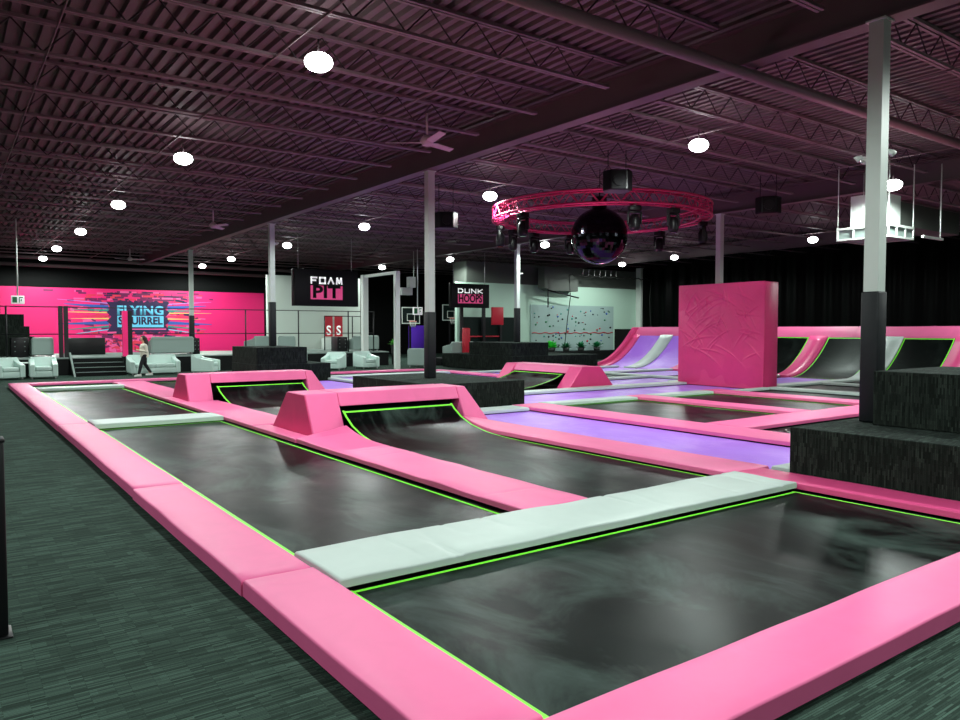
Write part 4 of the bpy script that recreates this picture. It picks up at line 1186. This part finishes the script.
# ------------------------------------------------------------------ ceiling fans
def fan():
    t = thing('ceiling_fan', '', 'ceiling fan', group='three-blade ceiling fans')
    MB().tube([(0, 0, 0.1), (0, 0, 0.5)], 0.02, 8).build('down_rod', M['fan'], t)
    MB().tube([(0, 0, 0.12), (0, 0, 0.04), (0, 0, -0.05)], [0.06, 0.13, 0.08], 16).build('motor', M['fan'], t)
    for k in range(3):
        a = 2 * pi * k / 3 + 0.35
        m = MB()
        R_ = Matrix.Rotation(a, 4, 'Z')
        pts = [R_ @ Vector(p) for p in ((0.1, -0.05, 0.0), (0.2, -0.07, 0.01), (0.7, -0.06, 0.02), (0.72, 0.05, -0.01), (0.2, 0.07, -0.02), (0.1, 0.05, -0.01))]
        m.add(pts + [p + Vector((0, 0, 0.012)) for p in pts], [(0, 1, 2, 3, 4, 5), (6, 7, 8, 9, 10, 11)] + [(i, (i + 1) % 6, 6 + (i + 1) % 6, 6 + i) for i in range(6)])
        m.build('blade', M['fan'], t)
    return t
fn = fan()
for i, (x, y, lab) in enumerate([(6.86, 11.1, 'nearest pale ceiling fan left of the main girder'), (6.95, 24.0, 'second pale ceiling fan, farther along the main girder'), (7.1, 37.7, 'farthest pale ceiling fan near the back wall')]):
    place(fn, i > 0, (x, y, 4.92), 0.5 * i, lab)

# ------------------------------------------------------------------ hanging air unit
t = thing('air_unit', 'white hanging air duct unit with a square louvred outlet behind the nearest column', 'air unit', (17.2, 8.55, 3.70))
MB().box(-0.4, 0.4, -0.36, 0.36, 0.3, 1.0).build('duct_drop', M['hvac'], t)
MB().box(0.41, 3.6, -0.3, 0.3, 0.36, 0.9).build('duct_run', M['soffit'], t)
m = MB(); q = 0.58
for (a, b, c, d) in ((-q, q, -q, -q + 0.03), (-q, q, q - 0.03, q), (-q, -q + 0.03, -q + 0.03, q - 0.03), (q - 0.03, q, -q + 0.03, q - 0.03)):
    m.box(a, b, c, d, 0.24, 0.29); m.box(a, b, c, d, 0.0, 0.04)
for i in (-0.2, 0.2):
    for (x_, y_) in ((-q + 0.015, i), (q - 0.015, i), (i, -q + 0.015), (i, q - 0.015)): m.box(x_ - 0.014, x_ + 0.014, y_ - 0.014, y_ + 0.014, 0.04, 0.24)
for (x_, y_) in ((-1, -1), (1, -1), (-1, 1), (1, 1)): m.box(x_ * (q - 0.015) - 0.015, x_ * (q - 0.015) + 0.015, y_ * (q - 0.015) - 0.015, y_ * (q - 0.015) + 0.015, 0.04, 0.24)
m.build('outlet_frame', M['hvac'], t)
MB().box(-q + 0.035, q - 0.035, -q + 0.035, q - 0.035, 0.015, 0.28).build('louvre_box', M['sofaback'], t)
for (x_, y_) in ((-q, -q), (q, -q), (-q, q), (q, q)):
    MB().tube([(x_ * 0.97, y_ * 0.97, 0.29), (x_ * 0.97, y_ * 0.97, CH - 3.70 + 0.03)], 0.012, 6).build('hanging_rod', M['white'], t)
t = thing('pipe_trapeze', 'white hanging rod and bar right of the air unit', 'hanger', (18.2, 7.6, 3.72))
MB().tube([(0, 0, 0.02), (0, 0, CH - 3.72 + 0.03)], 0.014, 6).build('hanging_rod', M['white'], t)
MB().box(-0.85, 0.1, -0.03, 0.03, -0.03, 0.02).build('bar', M['white'], t)
# second small unit in the back
t = thing('air_unit', 'small white hanging air unit at the back beside the white portal post', 'air unit', (17.85, 30.6, 3.3))
MB().box(0.0, 0.32, -0.15, 0.15, 0.36, 0.86).build('duct_drop', M['hvac'], t)
MB().box(-0.45, 0.12, -0.2, 0.2, 0.0, 0.34).build('louvre_box', M['hvac'], t)
MB().tube([(0.3, 0, 0.86), (0.3, 0, CH - 3.3 + 0.03)], 0.014, 6).build('hanging_rod', M['white'], t)

# black post at the left edge
t = thing('barrier_post', 'black square barrier post at the left edge on the carpet', 'post', (0.17, 4.87, 0))
MB().rbox(-0.08, 0.08, -0.08, 0.08, 0.012, 1.08, 0.01).build('shaft', M['plastic'], t)
MB().rbox(-0.1, 0.1, -0.1, 0.1, 0, 0.011, 0.004).build('base_plate', M['plastic'], t)
MB().rbox(-0.085, 0.085, -0.085, 0.085, 1.081, 1.1, 0.006).build('cap', M['plastic'], t)

# ------------------------------------------------------------------ walking person
def remesh(mb, name, mat, parent, vox, smooth=2):
    o = mb.build(name, mat, None)
    md = o.modifiers.new('r', 'REMESH'); md.mode = 'VOXEL'; md.voxel_size = vox; md.use_smooth_shade = True
    ms = o.modifiers.new('s', 'SMOOTH'); ms.iterations = smooth; ms.factor = 0.5
    dg = bpy.context.evaluated_depsgraph_get(); dg.update()
    me = bpy.data.meshes.new_from_object(o.evaluated_get(dg))
    o.modifiers.clear()
    old = o.data; o.data = me; bpy.data.meshes.remove(old)
    me.materials.clear(); me.materials.append(mat)
    for p in me.polygons: p.use_smooth = True
    if parent: o.parent = parent
    return o
def chain(m, pts, rs, n=12):
    """tapered limb with rounded joints"""
    m.tube(pts, rs, n)
    for p, r in zip(pts, rs): m.sphere(p, r, n, 8)
S = 1.46   # height; faces -x
t = thing('person', 'walking person with long dark hair, cream sweater and dark trousers looking at a phone', 'person', (5.83, 28.8, 0), 0.05)
b = MB()
hipz = 0.75
J = lambda *p: Vector(p)
# legs: front leg reaches forward (-x), rear leg pushes off behind
legs = [([(0, -0.07, hipz), (-0.13, -0.075, 0.42), (-0.2, -0.075, 0.075)], -1), ([(0.02, 0.07, hipz), (0.05, 0.075, 0.42), (0.22, 0.075, 0.10)], 1)]
for pts, s in legs:
    chain(b, pts, [0.075, 0.052, 0.034])
    ax, ay, az = pts[2]
    chain(b, [(ax + 0.03, ay, az - 0.03), (ax - 0.07, ay, az - 0.045), (ax - 0.14, ay, az - 0.05)], [0.035, 0.032, 0.022])
# torso and neck
b.sphere((0.01, 0, 0.80), 0.12, 16, 10, sc=(0.9, 1.15, 0.9))
b.tube([(0.01, 0, 0.76), (0, 0, 0.92), (-0.01, 0, 1.06), (-0.005, 0, 1.14)], [0.115, 0.1, 0.115, 0.09], 16)
b.sphere((-0.005, 0, 1.09), 0.12, 16, 10, sc=(0.8, 1.25, 0.7))
chain(b, [(-0.0, 0, 1.15), (-0.015, 0, 1.24)], [0.045, 0.042])
# head
b.sphere((-0.03, 0, 1.345), 0.085, 20, 14, sc=(1.05, 0.86, 1.22))
b.sphere((-0.055, 0, 1.29), 0.055, 16, 10, sc=(1.0, 0.85, 0.9))
b.sphere((-0.122, 0, 1.33), 0.014, 10, 8, sc=(1.2, 0.8, 1.3))
for s in (-1, 1):
    b.sphere((-0.015, s * 0.075, 1.335), 0.018, 8, 6, sc=(0.8, 0.5, 1.4))
# arms bent forward, hands meeting at the phone
for s in (-1, 1):
    chain(b, [(0.0, s * 0.135, 1.10), (0.03, s * 0.155, 0.90), (-0.17, s * 0.06, 0.93)], [0.045, 0.036, 0.024])
    w = J(-0.17, s * 0.06, 0.93)
    chain(b, [w, w + J(-0.05, -s * 0.015, 0.01)], [0.024, 0.028], 10)
    for k in range(4):
        q = w + J(-0.07, -s * 0.012 + 0.0, 0.028 - 0.017 * k)
        ln = (0.055, 0.062, 0.058, 0.046)[k]
        chain(b, [q, q + J(-ln * 0.55, -s * 0.012, 0.004), q + J(-ln * 0.7, -s * 0.035, 0.006), q + J(-ln * 0.45, -s * 0.045, 0.006)], [0.0085, 0.008, 0.0075, 0.007], 8)
    chain(b, [w + J(-0.04, -s * 0.01, 0.03), w + J(-0.065, -s * 0.025, 0.05), w + J(-0.09, -s * 0.03, 0.052)], [0.011, 0.0095, 0.008], 8)
body = remesh(b, 'body', M['skin'], t, 0.007, 1)
# clothing
c = MB()
c.tube([(0.012, 0, 0.68), (0.012, 0, 0.80), (0.0, 0, 0.93), (-0.012, 0, 1.06), (-0.005, 0, 1.13), (-0.005, 0, 1.175)], [0.145, 0.148, 0.135, 0.14, 0.112, 0.062], 18)
c.sphere((-0.006, 0, 1.09), 0.14, 18, 10, sc=(0.85, 1.25, 0.68))
for s in (-1, 1):
    chain(c, [(0.0, s * 0.135, 1.10), (0.035, s * 0.158, 0.895), (-0.145, s * 0.073, 0.926)], [0.062, 0.054, 0.038])
remesh(c, 'sweater', M['sweater'], t, 0.009, 3)
c = MB()
c.sphere((0.012, 0, 0.79), 0.128, 18, 10, sc=(0.92, 1.15, 0.8))
for pts, s in legs:
    pts2 = [pts[0], pts[1], tuple(Vector(pts[2]) + Vector((0, 0, 0.045)))]
    chain(c, pts2, [0.09, 0.066, 0.05])
remesh(c, 'trousers', M['trousers'], t, 0.01, 2)
for pts, s in legs:
    ax, ay, az = pts[2]
    c = MB()
    chain(c, [(ax + 0.035, ay, az - 0.025), (ax - 0.05, ay, az - 0.035), (ax - 0.14, ay, az - 0.045)], [0.046, 0.044, 0.03])
    c.rbox(ax - 0.175, ax + 0.085, ay - 0.042, ay + 0.042, az - 0.075, az - 0.055, 0.008)
    remesh(c, 'shoe', M['shoe'], t, 0.009, 1)
c = MB()
c.sphere((-0.015, 0, 1.365), 0.098, 18, 12, sc=(1.0, 0.92, 1.1))
c.tube([(0.035, 0, 1.38), (0.062, 0, 1.25), (0.075, 0, 1.12), (0.07, 0, 1.02)], [0.07, 0.082, 0.075, 0.03], 14)
# face side cut by keeping hair behind the ear line
for v in range(len(c.v)):
    x_, y_, z_ = c.v[v]
    if x_ < -0.075 and z_ < 1.41: c.v[v] = (-0.06 + (x_ + 0.075) * 0.1, y_ * 0.9, z_)
remesh(c, 'hair', M['hair'], t, 0.008, 1)
for s in (-1, 1):
    MB().sphere((-0.108, s * 0.032, 1.348), 0.009, 8, 6).build('eye', M['eye'], t)
MB().sphere((-0.108, 0, 1.288), 0.016, 10, 6, sc=(0.5, 1.2, 0.3)).build('mouth', M['mouth'], t)
ph = thing('phone', 'small dark phone held in the walking person\'s hands', 'phone', (5.83 - 0.30, 28.8 - 0.014, 0.95))
MB().rbox(-0.006, 0.006, -0.035, 0.035, -0.02, 0.13, 0.004).build('case', M['plastic'], ph)

# ------------------------------------------------------------------ world and colour
w = bpy.data.worlds.new('world'); scene.world = w
w.use_nodes = True
w.node_tree.nodes['Background'].inputs['Color'].default_value = (0.5, 0.6, 0.6, 1)
w.node_tree.nodes['Background'].inputs['Strength'].default_value = 0.02
scene.view_settings.view_transform = 'Standard'
scene.view_settings.look = 'Medium High Contrast' if False else 'None'
scene.view_settings.exposure = 0.3
scene.cycles.use_denoising = True
scene.cycles.max_bounces = 6
scene.cycles.sample_clamp_indirect = 4.0
